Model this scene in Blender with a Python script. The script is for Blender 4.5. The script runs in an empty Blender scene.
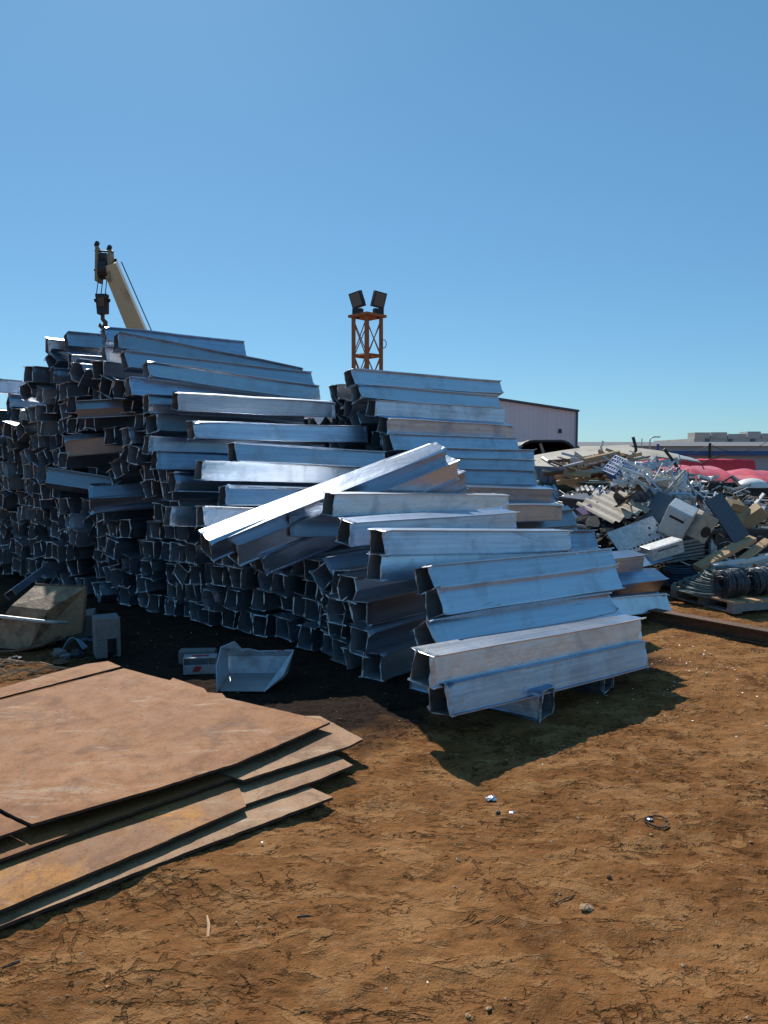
import bpy, math, random
import numpy as np
from mathutils import Vector, Matrix
from mathutils.geometry import tessellate_polygon
R = math.radians
rng = random.Random(11)
sc = bpy.context.scene
col = sc.collection

# ------------------------------------------------------------------ camera
CAM_H, F, PX0, PY0, HOR = 1.6, 740.0, 384.0, 512.0, 457.0
PITCH = math.atan((PY0 - HOR) / F)
cd = bpy.data.cameras.new("camera"); cam = bpy.data.objects.new("camera", cd); col.objects.link(cam)
cam.location = (0, 0, CAM_H); cam.rotation_euler = (R(90) - PITCH, 0, 0)
cd.sensor_fit = 'VERTICAL'; cd.sensor_height = 36; cd.sensor_width = 27; cd.lens = F / 1024 * 36
cd.clip_start = 0.05; cd.clip_end = 6000
sc.camera = cam
CP, SP = math.cos(PITCH), math.sin(PITCH)

def ray(px, py):
    a, b = (px - PX0) / F, (PY0 - py) / F
    return Vector((a, CP + b * SP, -SP + b * CP))
def at(px, py, d):                       # world point at forward distance d
    r = ray(px, py); return Vector((0, 0, CAM_H)) + r * (d / r.y)
def G(px, py, z=0.0):                    # world point on the level z
    r = ray(px, py); return Vector((0, 0, CAM_H)) + r * ((z - CAM_H) / r.z)

# ------------------------------------------------------------------ light
EL, AZ = R(43), R(-18)
w = bpy.data.worlds.new("World"); sc.world = w; w.use_nodes = True
nt = w.node_tree; bg = nt.nodes["Background"]
sky = nt.nodes.new("ShaderNodeTexSky"); sky.sky_type = 'NISHITA'; sky.sun_disc = False
sky.sun_elevation = EL; sky.sun_rotation = AZ; sky.air_density = 1.0; sky.dust_density = 0.35; sky.ozone_density = 1.2; sky.altitude = 900
tint = nt.nodes.new("ShaderNodeMix"); tint.data_type = 'RGBA'; tint.blend_type = 'MULTIPLY'; tint.inputs[0].default_value = 1.0
tint.inputs[7].default_value = (.67, .925, 1.06, 1)
haze = nt.nodes.new("ShaderNodeMix"); haze.data_type = 'RGBA'; haze.inputs[0].default_value = 0.40; haze.inputs[7].default_value = (1.25, 3.95, 6.7, 1)
nt.links.new(sky.outputs[0], tint.inputs[6]); nt.links.new(tint.outputs[2], haze.inputs[6]); nt.links.new(haze.outputs[2], bg.inputs[0]); bg.inputs[1].default_value = 0.10
sd = bpy.data.lights.new("sun", 'SUN'); sun = bpy.data.objects.new("sun", sd); col.objects.link(sun)
sd.energy = 5.0; sd.angle = R(0.53); sd.color = (1.0, 0.94, 0.85)
sv = Vector((math.sin(AZ) * math.cos(EL), math.cos(AZ) * math.cos(EL), math.sin(EL)))
sun.rotation_euler = sv.to_track_quat('Z', 'Y').to_euler(); sun.location = (-8, 10, 30)
sc.view_settings.view_transform = 'Standard'; sc.view_settings.look = 'None'; sc.view_settings.exposure = 0
sc.cycles.use_denoising = True
sc.cycles.max_bounces = 8; sc.cycles.glossy_bounces = 5; sc.cycles.diffuse_bounces = 3
sc.cycles.sample_clamp_indirect = 6.0

# ------------------------------------------------------------------ materials
class N:
    def __init__(s, name):
        s.m = bpy.data.materials.new(name); s.m.use_nodes = True
        s.t = s.m.node_tree; s.b = s.t.nodes["Principled BSDF"]
    def n(s, kind, **kw):
        x = s.t.nodes.new("ShaderNode" + kind)
        for k, v in kw.items():
            if k.startswith("i_"):
                key = k[2:].replace("_", " ")
                x.inputs[key].default_value = v
            else: setattr(x, k, v)
        return x
    def l(s, a, b): s.t.links.new(a, b)
    def noise(s, vec, scale, detail=4, rough=.6, dist=0.0):
        x = s.n("TexNoise"); x.inputs["Scale"].default_value = scale; x.inputs["Detail"].default_value = detail
        x.inputs["Roughness"].default_value = rough; x.inputs["Distortion"].default_value = dist
        if vec is not None: s.l(vec, x.inputs["Vector"])
        return x.outputs["Fac"]
    def ramp(s, fac, stops, interp='LINEAR'):
        x = s.n("ValToRGB"); cr = x.color_ramp; cr.interpolation = interp
        while len(cr.elements) < len(stops): cr.elements.new(0.5)
        for e, (p, c) in zip(cr.elements, stops):
            e.position = p; e.color = (c, c, c, 1) if not isinstance(c, (tuple, list)) else (*c, 1)
        s.l(fac, x.inputs[0]); return x.outputs[0]
    def mix(s, fac, a, b, mode='MIX'):
        x = s.n("Mix", data_type='RGBA', blend_type=mode)
        if isinstance(fac, (int, float)): x.inputs[0].default_value = fac
        else: s.l(fac, x.inputs[0])
        for k, v in ((6, a), (7, b)):
            if isinstance(v, (tuple, list)): x.inputs[k].default_value = (*v, 1)
            else: s.l(v, x.inputs[k])
        return x.outputs[2]
    def math(s, op, a, b=0.0):
        x = s.n("Math", operation=op)
        for k, v in ((0, a), (1, b)):
            if isinstance(v, (int, float)): x.inputs[k].default_value = v
            else: s.l(v, x.inputs[k])
        return x.outputs[0]
    def mapping(s, vec, scale=(1, 1, 1), rot=(0, 0, 0), loc=(0, 0, 0)):
        x = s.n("Mapping"); x.inputs["Scale"].default_value = scale; x.inputs["Rotation"].default_value = rot
        x.inputs["Location"].default_value = loc
        s.l(vec, x.inputs["Vector"]); return x.outputs[0]
    def bump(s, h, strength, dist=0.01, prev=None):
        x = s.n("Bump"); x.inputs["Strength"].default_value = strength; x.inputs["Distance"].default_value = dist
        s.l(h, x.inputs["Height"])
        if prev is not None: s.l(prev, x.inputs["Normal"])
        return x.outputs[0]
    def coord(s, k="Object"): return s.n("TexCoord").outputs[k]
    def rand(s): return s.n("ObjectInfo").outputs["Random"]

def alu(name, c0, c1, r0, r1, dirt=0.35, metal=1.0):
    q = N(name); co = q.coord(); rd = q.rand()
    addv = q.n("VectorMath", operation='ADD'); q.l(co, addv.inputs[0])
    sc3 = q.n("CombineXYZ"); q.l(q.math('MULTIPLY', rd, 37.0), sc3.inputs[0]); q.l(q.math('MULTIPLY', rd, 91.0), sc3.inputs[1])
    q.l(sc3.outputs[0], addv.inputs[1]); v = addv.outputs[0]
    streak = q.noise(q.mapping(v, (1.2, 45, 45)), 1.0, 5, .65)
    blot = q.noise(v, 3.5, 5, .62, .4)
    fine = q.noise(v, 60, 3, .6)
    base = q.mix(q.ramp(streak, [(.3, 0.0), (.7, 1.0)]), c0, c1)
    hue = q.math('FRACT', q.math('MULTIPLY', rd, 13.7))
    base = q.mix(q.math('MULTIPLY', hue, .75), base, tuple((c1[0] + c1[1] + c1[2]) / 3 * x for x in (.97, .98, 1.0)))
    rv = q.n("MapRange"); rv.inputs["To Min"].default_value = .62; rv.inputs["To Max"].default_value = 1.05; q.l(rd, rv.inputs["Value"])
    base = q.mix(1.0, base, q.n("CombineColor").outputs[0], 'MULTIPLY') if False else base
    dm = q.n("VectorMath", operation='SCALE'); q.l(base, dm.inputs[0]); q.l(rv.outputs[0], dm.inputs["Scale"])
    scr = q.noise(q.mapping(v, (2.5, 70, 70), (0, R(9), R(7))), 1.0, 3, .7, .5)
    spk = q.noise(v, 34, 5, .75)
    stain = q.noise(q.mapping(v, (1.6, 7, 7)), 1.0, 6, .7, .9)
    f1 = q.math('MULTIPLY', q.ramp(blot, [(.5, 0.0), (.72, 1.0)]), dirt)
    f2 = q.math('MULTIPLY', q.ramp(stain, [(.60, 0.0), (.68, 1.0)]), dirt * .9)
    f3 = q.math('MULTIPLY', q.ramp(spk, [(.64, 0.0), (.70, 1.0)]), dirt * 1.6)
    f4 = q.math('MULTIPLY', q.ramp(scr, [(.66, 0.0), (.72, 1.0)]), .35)
    dfac = q.math('MINIMUM', q.math('MAXIMUM', q.math('MAXIMUM', f1, f2), f3), .85)
    c = q.mix(dfac, dm.outputs[0], (.15, .12, .10))
    c = q.mix(f4, c, (.85, .87, .90))
    q.l(c, q.b.inputs["Base Color"])
    rg = q.n("MapRange"); rg.inputs["To Min"].default_value = r0; rg.inputs["To Max"].default_value = r1
    q.l(q.math('ADD', q.math('MULTIPLY', streak, .5), q.math('MULTIPLY', blot, .5)), rg.inputs["Value"])
    q.l(rg.outputs[0], q.b.inputs["Roughness"])
    mt = q.math('SUBTRACT', metal, q.math('MULTIPLY', dfac, .8)); q.l(mt, q.b.inputs["Metallic"])
    b1 = q.bump(blot, .25, .02); b2 = q.bump(fine, .10, .002, b1); q.l(b2, q.b.inputs["Normal"])
    return q.m

def paint(name, c, rough=.6, metal=0.0, var=.25, dirtc=(.12, .09, .07), dirt=.3, scale=3.0, bump=.2, bscale=25, lo=.52, hi=.72, spec=None):
    q = N(name); co = q.coord()
    big = q.noise(co, scale, 6, .65, .3); sm = q.noise(co, bscale, 4, .6)
    dark = tuple(x * (1 - var) for x in c); light = tuple(min(1, x * (1 + var * .6)) for x in c)
    base = q.mix(q.ramp(sm, [(.3, 0.0), (.7, 1.0)]), dark, light)
    f = q.math('MULTIPLY', q.ramp(big, [(lo, 0.0), (hi, 1.0)]), dirt)
    q.l(q.mix(f, base, dirtc), q.b.inputs["Base Color"])
    rg = q.n("MapRange"); rg.inputs["To Min"].default_value = rough - .1; rg.inputs["To Max"].default_value = min(1, rough + .15)
    q.l(big, rg.inputs["Value"]); q.l(rg.outputs[0], q.b.inputs["Roughness"])
    q.b.inputs["Metallic"].default_value = metal
    if spec is not None: q.b.inputs["Specular IOR Level"].default_value = spec
    q.l(q.bump(sm, bump, .01), q.b.inputs["Normal"])
    return q.m

M = {}
M['alu'] = alu("sky_tinted_aluminium", (.33, .43, .60), (.60, .72, .88), .23, .42, .36)  # blue sky reflection is put into the metal's base colour
M['alu_cut'] = paint("sawn_aluminium_edge", (.62, .63, .65), .45, .85, .35, dirt=.25, bscale=90)
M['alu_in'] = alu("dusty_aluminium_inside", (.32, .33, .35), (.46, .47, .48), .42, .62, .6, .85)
M['alu_dull'] = alu("shaded_aluminium", (.27, .33, .43), (.43, .50, .62), .32, .54, .30, .95)  # darker, bluer copy of the aluminium, painting in the pile's shade
M['alu_deep'] = alu("shaded_aluminium_inside", (.32, .38, .48), (.48, .54, .64), .42, .62, .35, .8)  # insides of those beams, with a hazy blue lift in the colour
M['white'] = paint("white_enamel", (.72, .72, .70), .5, 0, .08, (.25, .19, .13), .55, 5)
M['greywhite'] = paint("shaded_dirty_white", (.36, .38, .41), .5, .2, .15, (.14, .11, .09), .7, 6)  # white base greyed to paint in shade, dirt patches on top
M['palepaint'] = paint("dirty_pale_blue_paint", (.42, .46, .52), .5, .2, .15, (.14, .11, .09), .6, 6)
M['dimconc'] = paint("shaded_concrete", (.17, .17, .17), .9, 0, .25, (.08, .075, .07), .5, 9, .5, 60)  # concrete colour darkened to imitate the deep shade around it
M['cream'] = paint("battered_cream_paint", (.27, .175, .10), .6, 0, .18, (.085, .042, .022), .95, 5, .5, 30, .44, .60)
M['rust'] = paint("rusty_steel", (.16, .085, .05), .8, .1, .45, (.07, .035, .02), .7, 4, .5, 40)
M['darksteel'] = paint("dark_steel", (.045, .045, .05), .5, .5, .3, (.10, .06, .04), .5, 5)
M['black'] = paint("black_plastic", (.018, .018, .02), .55, 0, .2, (.06, .05, .04), .3, 4)
M['glass'] = paint("lamp_glass", (.12, .13, .14), .15, 0, .1, dirt=.2)
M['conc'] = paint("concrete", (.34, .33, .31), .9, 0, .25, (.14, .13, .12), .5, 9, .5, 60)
M['crane'] = paint("crane_cream_yellow", (.62, .50, .32), .5, 0, .12, (.12, .08, .05), .5, 2.0)
M['crane_d'] = paint("crane_ochre_plate", (.32, .22, .11), .55, 0, .15, (.09, .06, .04), .5, 2.0)  # darker ochre for the boom head cheeks
M['mast'] = paint("rusty_orange_paint", (.38, .13, .045), .65, 0, .25, (.12, .05, .025), .6, 5)
M['redtarp'] = paint("red_tarpaulin", (.78, .03, .045), .5, 0, .15, (.25, .05, .05), .35, 1.2, .5, 5)
M['pinktarp'] = paint("sun_faded_red_tarpaulin", (.74, .10, .11), .35, 0, .25, (.62, .35, .33), .6, 1.5, .7, 3)
M['bluetrim'] = paint("blue_paint", (.03, .10, .28), .5, 0, .15, (.1, .1, .1), .3, 2)
M['navy'] = paint("navy_paint", (.022, .04, .085), .5, 0, .25, (.08, .07, .07), .4, 4)
M['slate'] = paint("slate_blue_panel", (.075, .095, .13), .55, 0, .15, (.12, .11, .10), .35, 5)
M['plastblue'] = paint("blue_plastic", (.05, .17, .42), .45, 0, .15, (.2, .2, .2), .3, 4)
M['lightblue'] = paint("pale_blue_plastic", (.26, .40, .55), .5, 0, .15, (.2, .2, .2), .3, 4)
M['green'] = paint("dark_green_paint", (.035, .085, .055), .6, 0, .25, (.10, .06, .04), .7, 5)
M['wood'] = paint("weathered_timber", (.56, .35, .19), .8, 0, .3, (.18, .14, .10), .5, 6, .5, 50)
M['greywood'] = paint("grey_pallet_timber", (.27, .26, .25), .85, 0, .3, (.12, .10, .08), .5, 6, .5, 50)
M['card'] = paint("tan_cardboard", (.36, .25, .14), .85, 0, .15, (.20, .13, .07), .4, 4)
M['beige'] = paint("beige_sheet", (.48, .42, .34), .7, 0, .2, (.20, .15, .10), .6, 3)
M['galv'] = paint("galvanised_steel", (.56, .57, .58), .5, .45, .3, (.20, .15, .11), .6, 5)
M['wire'] = paint("galvanised_wire", (.11, .13, .155), .45, .6, .3, (.05, .05, .05), .3, 9)
M['netgreen'] = paint("grey_green_wire", (.16, .20, .19), .6, .2, .3, (.08, .07, .05), .3, 9)
M['ropeblue'] = paint("dark_blue_hose", (.025, .06, .11), .55, 0, .3, (.06, .06, .06), .3, 9)
M['purple'] = paint("mauve_paint", (.22, .14, .24), .5, 0, .2, (.15, .11, .09), .4, 5)
M['farwall'] = paint("pale_far_wall", (.40, .40, .42), .8, 0, .1, (.3, .29, .28), .4, .2)
M['farroof'] = paint("far_roof_sheeting", (.15, .155, .17), .9, 0, .15, (.25, .24, .23), .4, .2)
M['farconc'] = paint("far_grey_concrete", (.50, .48, .46), .85, 0, .2, (.2, .19, .18), .5, .3)
M['redmark'] = paint("red_print", (.35, .03, .03), .5, 0, .1, dirt=.1)
M['foil'] = alu("crumpled_foil", (.7, .7, .72), (.9, .9, .9), .2, .4, .1)

def cladding(name, c, period, trough=.82):
    q = N(name); co = q.coord()
    wv = q.n("TexWave", wave_type='BANDS', bands_direction='X', wave_profile='TRI'); wv.inputs["Scale"].default_value = 1.0
    q.l(q.mapping(co, (1.0 / period * .3183, 0.0, 0.0)), wv.inputs["Vector"])
    ln = q.ramp(wv.outputs["Fac"], [(0.0, 0.0), (.12, 1.0)])
    g = q.noise(q.mapping(co, (.5, .5, .08)), 1.0, 5, .6)
    base = q.mix(q.ramp(g, [(.35, 0.0), (.7, 1.0)]), tuple(x * .86 for x in c), c)
    q.l(q.mix(ln, tuple(x * trough for x in c), base), q.b.inputs["Base Color"])
    q.b.inputs["Roughness"].default_value = .55
    q.l(q.bump(ln, .5, .03), q.b.inputs["Normal"])
    return q.m
M['clad'] = cladding("lilac_grey_cladding", (.80, .70, .74), .35)
M['ribblue'] = cladding("blue_grey_ribbed_steel", (.17, .21, .28), .18, .45)

def plate_mat(name, cA, cB, cC, scuff, orange=0.0):
    q = N(name); co = q.coord()
    a = q.noise(co, 1.4, 7, .62, .6); b = q.noise(co, 9, 6, .7); f = q.noise(co, 120, 3, .6)
    pt = q.noise(co, 2.6, 8, .72, .8)
    st = q.noise(q.mapping(co, (2.0, 9.0, 1), (0, 0, R(28))), 1.0, 6, .7, .8)
    base = q.mix(q.ramp(a, [(.35, 0.0), (.68, 1.0)]), cA, cB)
    base = q.mix(q.math('MULTIPLY', q.ramp(b, [(.5, 0.0), (.75, 1.0)]), .6), base, cC)
    if orange: base = q.mix(q.math('MULTIPLY', q.ramp(q.noise(co, 2.3, 6, .7, .4), [(.45, 0.0), (.6, 1.0)]), orange), base, (.46, .19, .03))
    base = q.mix(q.math('MULTIPLY', q.ramp(st, [(.57, 0.0), (.70, 1.0)]), scuff), base, (.52, .42, .30))
    base = q.mix(q.math('MULTIPLY', q.ramp(pt, [(.52, 0.0), (.60, 1.0)]), .5), base, tuple(x * .55 for x in cC))
    base = q.mix(q.math('MULTIPLY', q.ramp(pt, [(.34, 1.0), (.44, 0.0)]), .35), base, (.27, .18, .12))
    cr = q.ramp(q.noise(co, 6, 7, .72, .5), [(.56, 0.0), (.60, 1.0)])
    base = q.mix(q.math('MULTIPLY', cr, .45), base, cC)
    sp = q.noise(co, 48, 5, .75)
    base = q.mix(q.math('MULTIPLY', q.ramp(sp, [(.57, 0.0), (.64, 1.0)]), .6), base, (.075, .032, .014))
    base = q.mix(.35, base, f, 'OVERLAY')
    q.l(base, q.b.inputs["Base Color"])
    rg = q.n("MapRange"); rg.inputs["To Min"].default_value = .5; rg.inputs["To Max"].default_value = .85
    q.l(b, rg.inputs["Value"]); q.l(rg.outputs[0], q.b.inputs["Roughness"])
    q.b.inputs["Specular IOR Level"].default_value = .18
    b1 = q.bump(sp, .25, .006); q.l(q.bump(f, .35, .003, b1), q.b.inputs["Normal"])
    return q.m
M['plate'] = plate_mat("brown_rusted_plate", (.255, .098, .031), (.345, .150, .055), (.18, .066, .023), .55)
M['plate_o'] = plate_mat("orange_rusted_plate", (.23, .105, .045), (.36, .18, .08), (.15, .062, .026), .35, .8)
M['plate_l'] = plate_mat("pale_dusty_plate", (.31, .165, .085), (.44, .27, .15), (.18, .078, .034), .6)

def ground_mat():
    q = N("orange_brown_dirt"); g = q.n("NewGeometry"); co = g.outputs["Position"]
    big = q.noise(co, .55, 6, .6, .5); mid = q.noise(co, 3.2, 7, .66, .4); fine = q.noise(co, 22, 6, .7); grit = q.noise(co, 130, 3, .65)
    base = q.mix(q.ramp(big, [(.35, 0.0), (.66, 1.0)]), (.185, .078, .027), (.295, .136, .051))
    base = q.mix(q.math('MULTIPLY', q.ramp(mid, [(.48, 0.0), (.7, 1.0)]), .7), base, (.39, .205, .088))
    base = q.mix(q.math('MULTIPLY', q.ramp(mid, [(.3, 1.0), (.45, 0.0)]), .7), base, (.085, .036, .014))
    base = q.mix(q.math('MULTIPLY', q.ramp(fine, [(.55, 0.0), (.72, 1.0)]), .45), base, (.40, .26, .15))
    base = q.mix(q.math('MULTIPLY', q.ramp(grit, [(.66, 0.0), (.74, 1.0)]), .5), base, (.50, .40, .28))
    base = q.mix(q.math('MULTIPLY', q.ramp(grit, [(.27, 1.0), (.36, 0.0)]), .5), base, (.07, .035, .018))
    def lines(scale, sq, rot, width, m0, m1):
        n_ = q.noise(q.mapping(co, (scale, scale * sq, scale), (0, 0, rot)), 1.0, 5, .62, .8)
        l_ = q.ramp(q.math('ABSOLUTE', q.math('SUBTRACT', n_, .5)), [(0.0, 1.0), (width, 0.0)])
        return q.math('MULTIPLY', l_, q.ramp(q.noise(co, scale * 1.7, 3, .6), [(m0, 0.0), (m1, 1.0)]))
    clod_shade = q.math('MAXIMUM', lines(2.2, 2.6, .15, .016, .53, .57), lines(5.5, 2.2, -.3, .022, .54, .58))
    crisp = q.ramp(q.noise(q.mapping(co, (3.6, 7.0, 4), (0, 0, .2)), 1.0, 5, .62, .6), [(.56, 0.0), (.585, 1.0)])
    base = q.mix(q.math('MULTIPLY', crisp, .45), base, (.40, .215, .092))
    # tyre prints: bands of lugs running across the yard
    dn = q.n("TexNoise"); dn.inputs["Scale"].default_value = 5.5; dn.inputs["Detail"].default_value = 4; q.l(co, dn.inputs["Vector"])
    wv = q.n("VectorMath", operation='ADD'); q.l(co, wv.inputs[0])
    ds = q.n("VectorMath", operation='SCALE'); q.l(dn.outputs["Color"], ds.inputs[0]); ds.inputs["Scale"].default_value = .13
    q.l(ds.outputs[0], wv.inputs[1]); tread = None
    for ang, off, per, bw in ((R(10), .35, 1.15, .15), (R(-34), .9, 1.7, .14), (R(71), .1, 1.5, .13), (R(38), .6, 2.1, .15)):
        mp = q.mapping(wv.outputs[0], (1, 1, 1), (0, 0, ang), (off, off * .7, 0))
        br = q.n("TexBrick"); br.inputs["Scale"].default_value = 1.0; br.inputs["Mortar Size"].default_value = .0085
        br.inputs["Brick Width"].default_value = .105; br.inputs["Row Height"].default_value = .050; br.inputs["Mortar Smooth"].default_value = .35
        q.l(mp, br.inputs["Vector"])
        sx = q.n("SeparateXYZ"); q.l(mp, sx.inputs[0])
        band = q.math('LESS_THAN', q.math('PINGPONG', sx.outputs[1], per * .5), bw)
        pm = q.ramp(q.noise(q.mapping(co, (1, 1, 1), (0, 0, 0), (off * 9, 0, 0)), 2.9, 5, .7), [(.53, 0.0), (.60, 1.0)])
        one = q.math('MULTIPLY', q.math('MULTIPLY', br.outputs["Fac"], band), pm)
        tread = one if tread is None else q.math('MAXIMUM', tread, one)
    base = q.mix(q.math('MULTIPLY', tread, .52), base, (.085, .040, .018))
    base = q.mix(q.math('MULTIPLY', clod_shade, .45), base, (.05, .024, .012))  # tiny shadows of clods drawn into the dirt colour
    at_ = q.n("Attribute", attribute_name="soil_shade")
    base = q.mix(q.math('MULTIPLY', at_.outputs["Fac"], .95), base, (.024, .019, .017))  # pile's cast shadow painted into the soil colour, along with oily dirt
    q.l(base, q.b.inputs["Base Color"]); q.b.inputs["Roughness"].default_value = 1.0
    q.b.inputs["Specular IOR Level"].default_value = .04
    h = q.math('ADD', q.math('MULTIPLY', fine, .6), q.math('MULTIPLY', grit, .22))
    h = q.math('SUBTRACT', q.math('ADD', h, q.math('MULTIPLY', crisp, .22)), q.math('ADD', q.math('MULTIPLY', clod_shade, .45), q.math('MULTIPLY', tread, .50)))
    q.l(q.bump(h, 1.0, .03), q.b.inputs["Normal"])
    return q.m
M['scale'] = paint("shaded_plate_edge", (.05, .03, .022), .8, 0, .4, (.14, .075, .04), .6, 14)  # dark colour standing in for shade on plate edges and undersides
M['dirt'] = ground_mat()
M['soot'] = paint("oily_black_soil", (.05, .04, .035), .95, 0, .4, dirt=.1)
M['stone'] = paint("pale_stone", (.42, .27, .15), .9, 0, .3, dirt=.2)
M['flake'] = paint("white_flakes", (.70, .68, .64), .5, .2, .2, dirt=.1)

# ------------------------------------------------------------------ mesh helpers
class MB:
    def __init__(s): s.v, s.f, s.m = [], [], []
    def add(s, vs, fs, mi=0, X=None):
        o = len(s.v)
        s.v += [tuple(X @ Vector(p)) if X is not None else tuple(p) for p in vs]
        for k, f in enumerate(fs):
            s.f.append(tuple(i + o for i in f)); s.m.append(mi[k] if isinstance(mi, list) else mi)
        return s
    def box(s, c, size, mi=0, X=None, taper=None, shear=(0, 0)):
        hx, hy, hz = (x / 2 for x in size); tx, ty = taper or (1, 1)
        vs = [(c[0] + a * hx, c[1] + b * hy, c[2] - hz) for a, b in ((-1, -1), (1, -1), (1, 1), (-1, 1))]
        vs += [(c[0] + shear[0] + a * hx * tx, c[1] + shear[1] + b * hy * ty, c[2] + hz) for a, b in ((-1, -1), (1, -1), (1, 1), (-1, 1))]
        return s.add(vs, [(3, 2, 1, 0), (4, 5, 6, 7), (0, 1, 5, 4), (1, 2, 6, 5), (2, 3, 7, 6), (3, 0, 4, 7)], mi, X)
    def tube(s, pts, r, mi=0, n=6, X=None, cap=True):
        pts = [Vector(p) for p in pts]; rs = r if isinstance(r, (list, tuple)) else [r] * len(pts)
        vs, fs = [], []
        t = (pts[1] - pts[0]).normalized(); u = t.orthogonal().normalized()
        for i, p in enumerate(pts):
            a = pts[max(0, i - 1)]; b = pts[min(len(pts) - 1, i + 1)]
            t = (b - a).normalized(); u = (u - t * u.dot(t)).normalized(); q = t.cross(u)
            for k in range(n):
                an = 2 * math.pi * k / n
                vs.append(p + (u * math.cos(an) + q * math.sin(an)) * rs[i])
        for i in range(len(pts) - 1):
            for k in range(n):
                k2 = (k + 1) % n
                fs.append((i * n + k, i * n + k2, (i + 1) * n + k2, (i + 1) * n + k))
        if cap: fs += [tuple(reversed(range(n))), tuple(range((len(pts) - 1) * n, len(pts) * n))]
        return s.add(vs, fs, mi, X)
    def prism(s, poly, off, mi=0, X=None):       # poly: 3-D ring, extruded by vector off
        n = len(poly); off = Vector(off); P = [Vector(p) for p in poly]
        vs = P + [p + off for p in P]
        fs = [tuple(reversed(range(n))), tuple(range(n, 2 * n))] + [(i, (i + 1) % n, n + (i + 1) % n, n + i) for i in range(n)]
        return s.add(vs, fs, mi, X)
    def grid(s, fn, nu, nv, mi=0, X=None, thick=0.0):
        vs = [Vector(fn(i / nu, j / nv)) for j in range(nv + 1) for i in range(nu + 1)]
        fs = [(j * (nu + 1) + i, j * (nu + 1) + i + 1, (j + 1) * (nu + 1) + i + 1, (j + 1) * (nu + 1) + i) for j in range(nv) for i in range(nu)]
        s.add(vs, fs, mi, X)
        return s

def mesh_of(name, mb, mats, smooth=False):
    me = bpy.data.meshes.new(name); me.from_pydata(mb.v, [], mb.f)
    for m in mats: me.materials.append(M[m] if isinstance(m, str) else m)
    me.polygons.foreach_set('material_index', mb.m)
    me.polygons.foreach_set('use_smooth', [smooth] * len(mb.f))
    me.validate(); me.update(); return me

def tag(o, label, cat, group=None):
    o['label'] = label; o['category'] = cat
    if group: o['group'] = group
    return o
def thing(name, loc, label, cat, group=None):
    o = bpy.data.objects.new(name, None); col.objects.link(o); o.location = loc; o.empty_display_size = .1
    return tag(o, label, cat, group)
def part(name, mb, mats, parent, smooth=False, label=None, world=True, solid=0.0):
    """mesh built in world space and hung under its (unrotated) thing"""
    root = parent
    base = Vector((0, 0, 0))
    while root is not None: base += Vector(root.location); root = root.parent
    if world and base.length: mb.v = [(x - base.x, y - base.y, z - base.z) for x, y, z in mb.v]
    o = bpy.data.objects.new(name, mesh_of(name, mb, mats, smooth)); col.objects.link(o); o.parent = parent
    if label: o['label'] = label
    if solid:
        md = o.modifiers.new("thickness", 'SOLIDIFY'); md.thickness = solid; md.offset = 0
    return o
def solo(name, mb, mats, label, cat, group=None, smooth=False, solid=0.0):
    """a one-mesh thing, origin moved to the middle of its base"""
    a = np.array(mb.v); c = Vector(((a[:, 0].min() + a[:, 0].max()) / 2, (a[:, 1].min() + a[:, 1].max()) / 2, a[:, 2].min()))
    mb.v = [(x - c.x, y - c.y, z - c.z) for x, y, z in mb.v]
    o = bpy.data.objects.new(name, mesh_of(name, mb, mats, smooth)); col.objects.link(o); o.location = c
    if solid:
        md = o.modifiers.new("thickness", 'SOLIDIFY'); md.thickness = solid; md.offset = 0
    return tag(o, label, cat, group)
def frame(loc, xdir, roll=0.0):
    x = Vector(xdir).normalized(); z = Vector((0, 0, 1)); y = z.cross(x)
    if y.length < 1e-4: y = Vector((0, 1, 0))
    y.normalize(); z = x.cross(y)
    Mx = Matrix((x, y, z)).transposed().to_4x4(); Mx = Mx @ Matrix.Rotation(roll, 4, 'X'); Mx.translation = Vector(loc); return Mx
def TR(loc, rz=0, rx=0, ry=0): return Matrix.Translation(Vector(loc)) @ Matrix.Rotation(R(rz), 4, 'Z') @ Matrix.Rotation(R(ry), 4, 'Y') @ Matrix.Rotation(R(rx), 4, 'X')

# ------------------------------------------------------------------ ground
def vnoise(x, y, seed):
    g = np.random.RandomState(seed).rand(256, 256)
    xi, yi = np.floor(x).astype(int), np.floor(y).astype(int); fx, fy = x - xi, y - yi
    fx, fy = fx * fx * (3 - 2 * fx), fy * fy * (3 - 2 * fy)
    a = g[xi % 256, yi % 256]; b = g[(xi + 1) % 256, yi % 256]; c = g[xi % 256, (yi + 1) % 256]; d = g[(xi + 1) % 256, (yi + 1) % 256]
    return (a * (1 - fx) + b * fx) * (1 - fy) + (c * (1 - fx) + d * fx) * fy - .5
def axis(a, b, step, lo, hi):
    mid = list(np.arange(a, b, step)); s, x = step, mid[-1]
    while x < hi: s *= 1.32; x += s; mid.append(x)
    s, x, pre = step, mid[0], []
    while x > lo: s *= 1.32; x -= s; pre.append(x)
    return np.array(pre[::-1] + mid)
xs = axis(-3.0, 4.3, .0135, -1500, 1500); ys = axis(4.4, 8.4, .02, -400, 3000); ys = np.concatenate([axis(1.75, 4.4, .0105, -400, 4.39), ys[ys >= 4.4]])
ys = ys[np.concatenate([[True], np.diff(ys) > 1e-4])]
X_, Y_ = np.meshgrid(xs, ys)
near = np.exp(-np.clip(np.hypot(X_, Y_) - 9, 0, None) / 4)
ca, sa = math.cos(.5), math.sin(.5)
Z_ = .024 * vnoise(X_ * .9 + 7, Y_ * .9, 1) + .010 * vnoise(X_ * 2.7, Y_ * 2.7 + 3, 2)
rid = vnoise((X_ * ca + Y_ * sa) * 2.2, (Y_ * ca - X_ * sa) * 9, 3)
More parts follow.
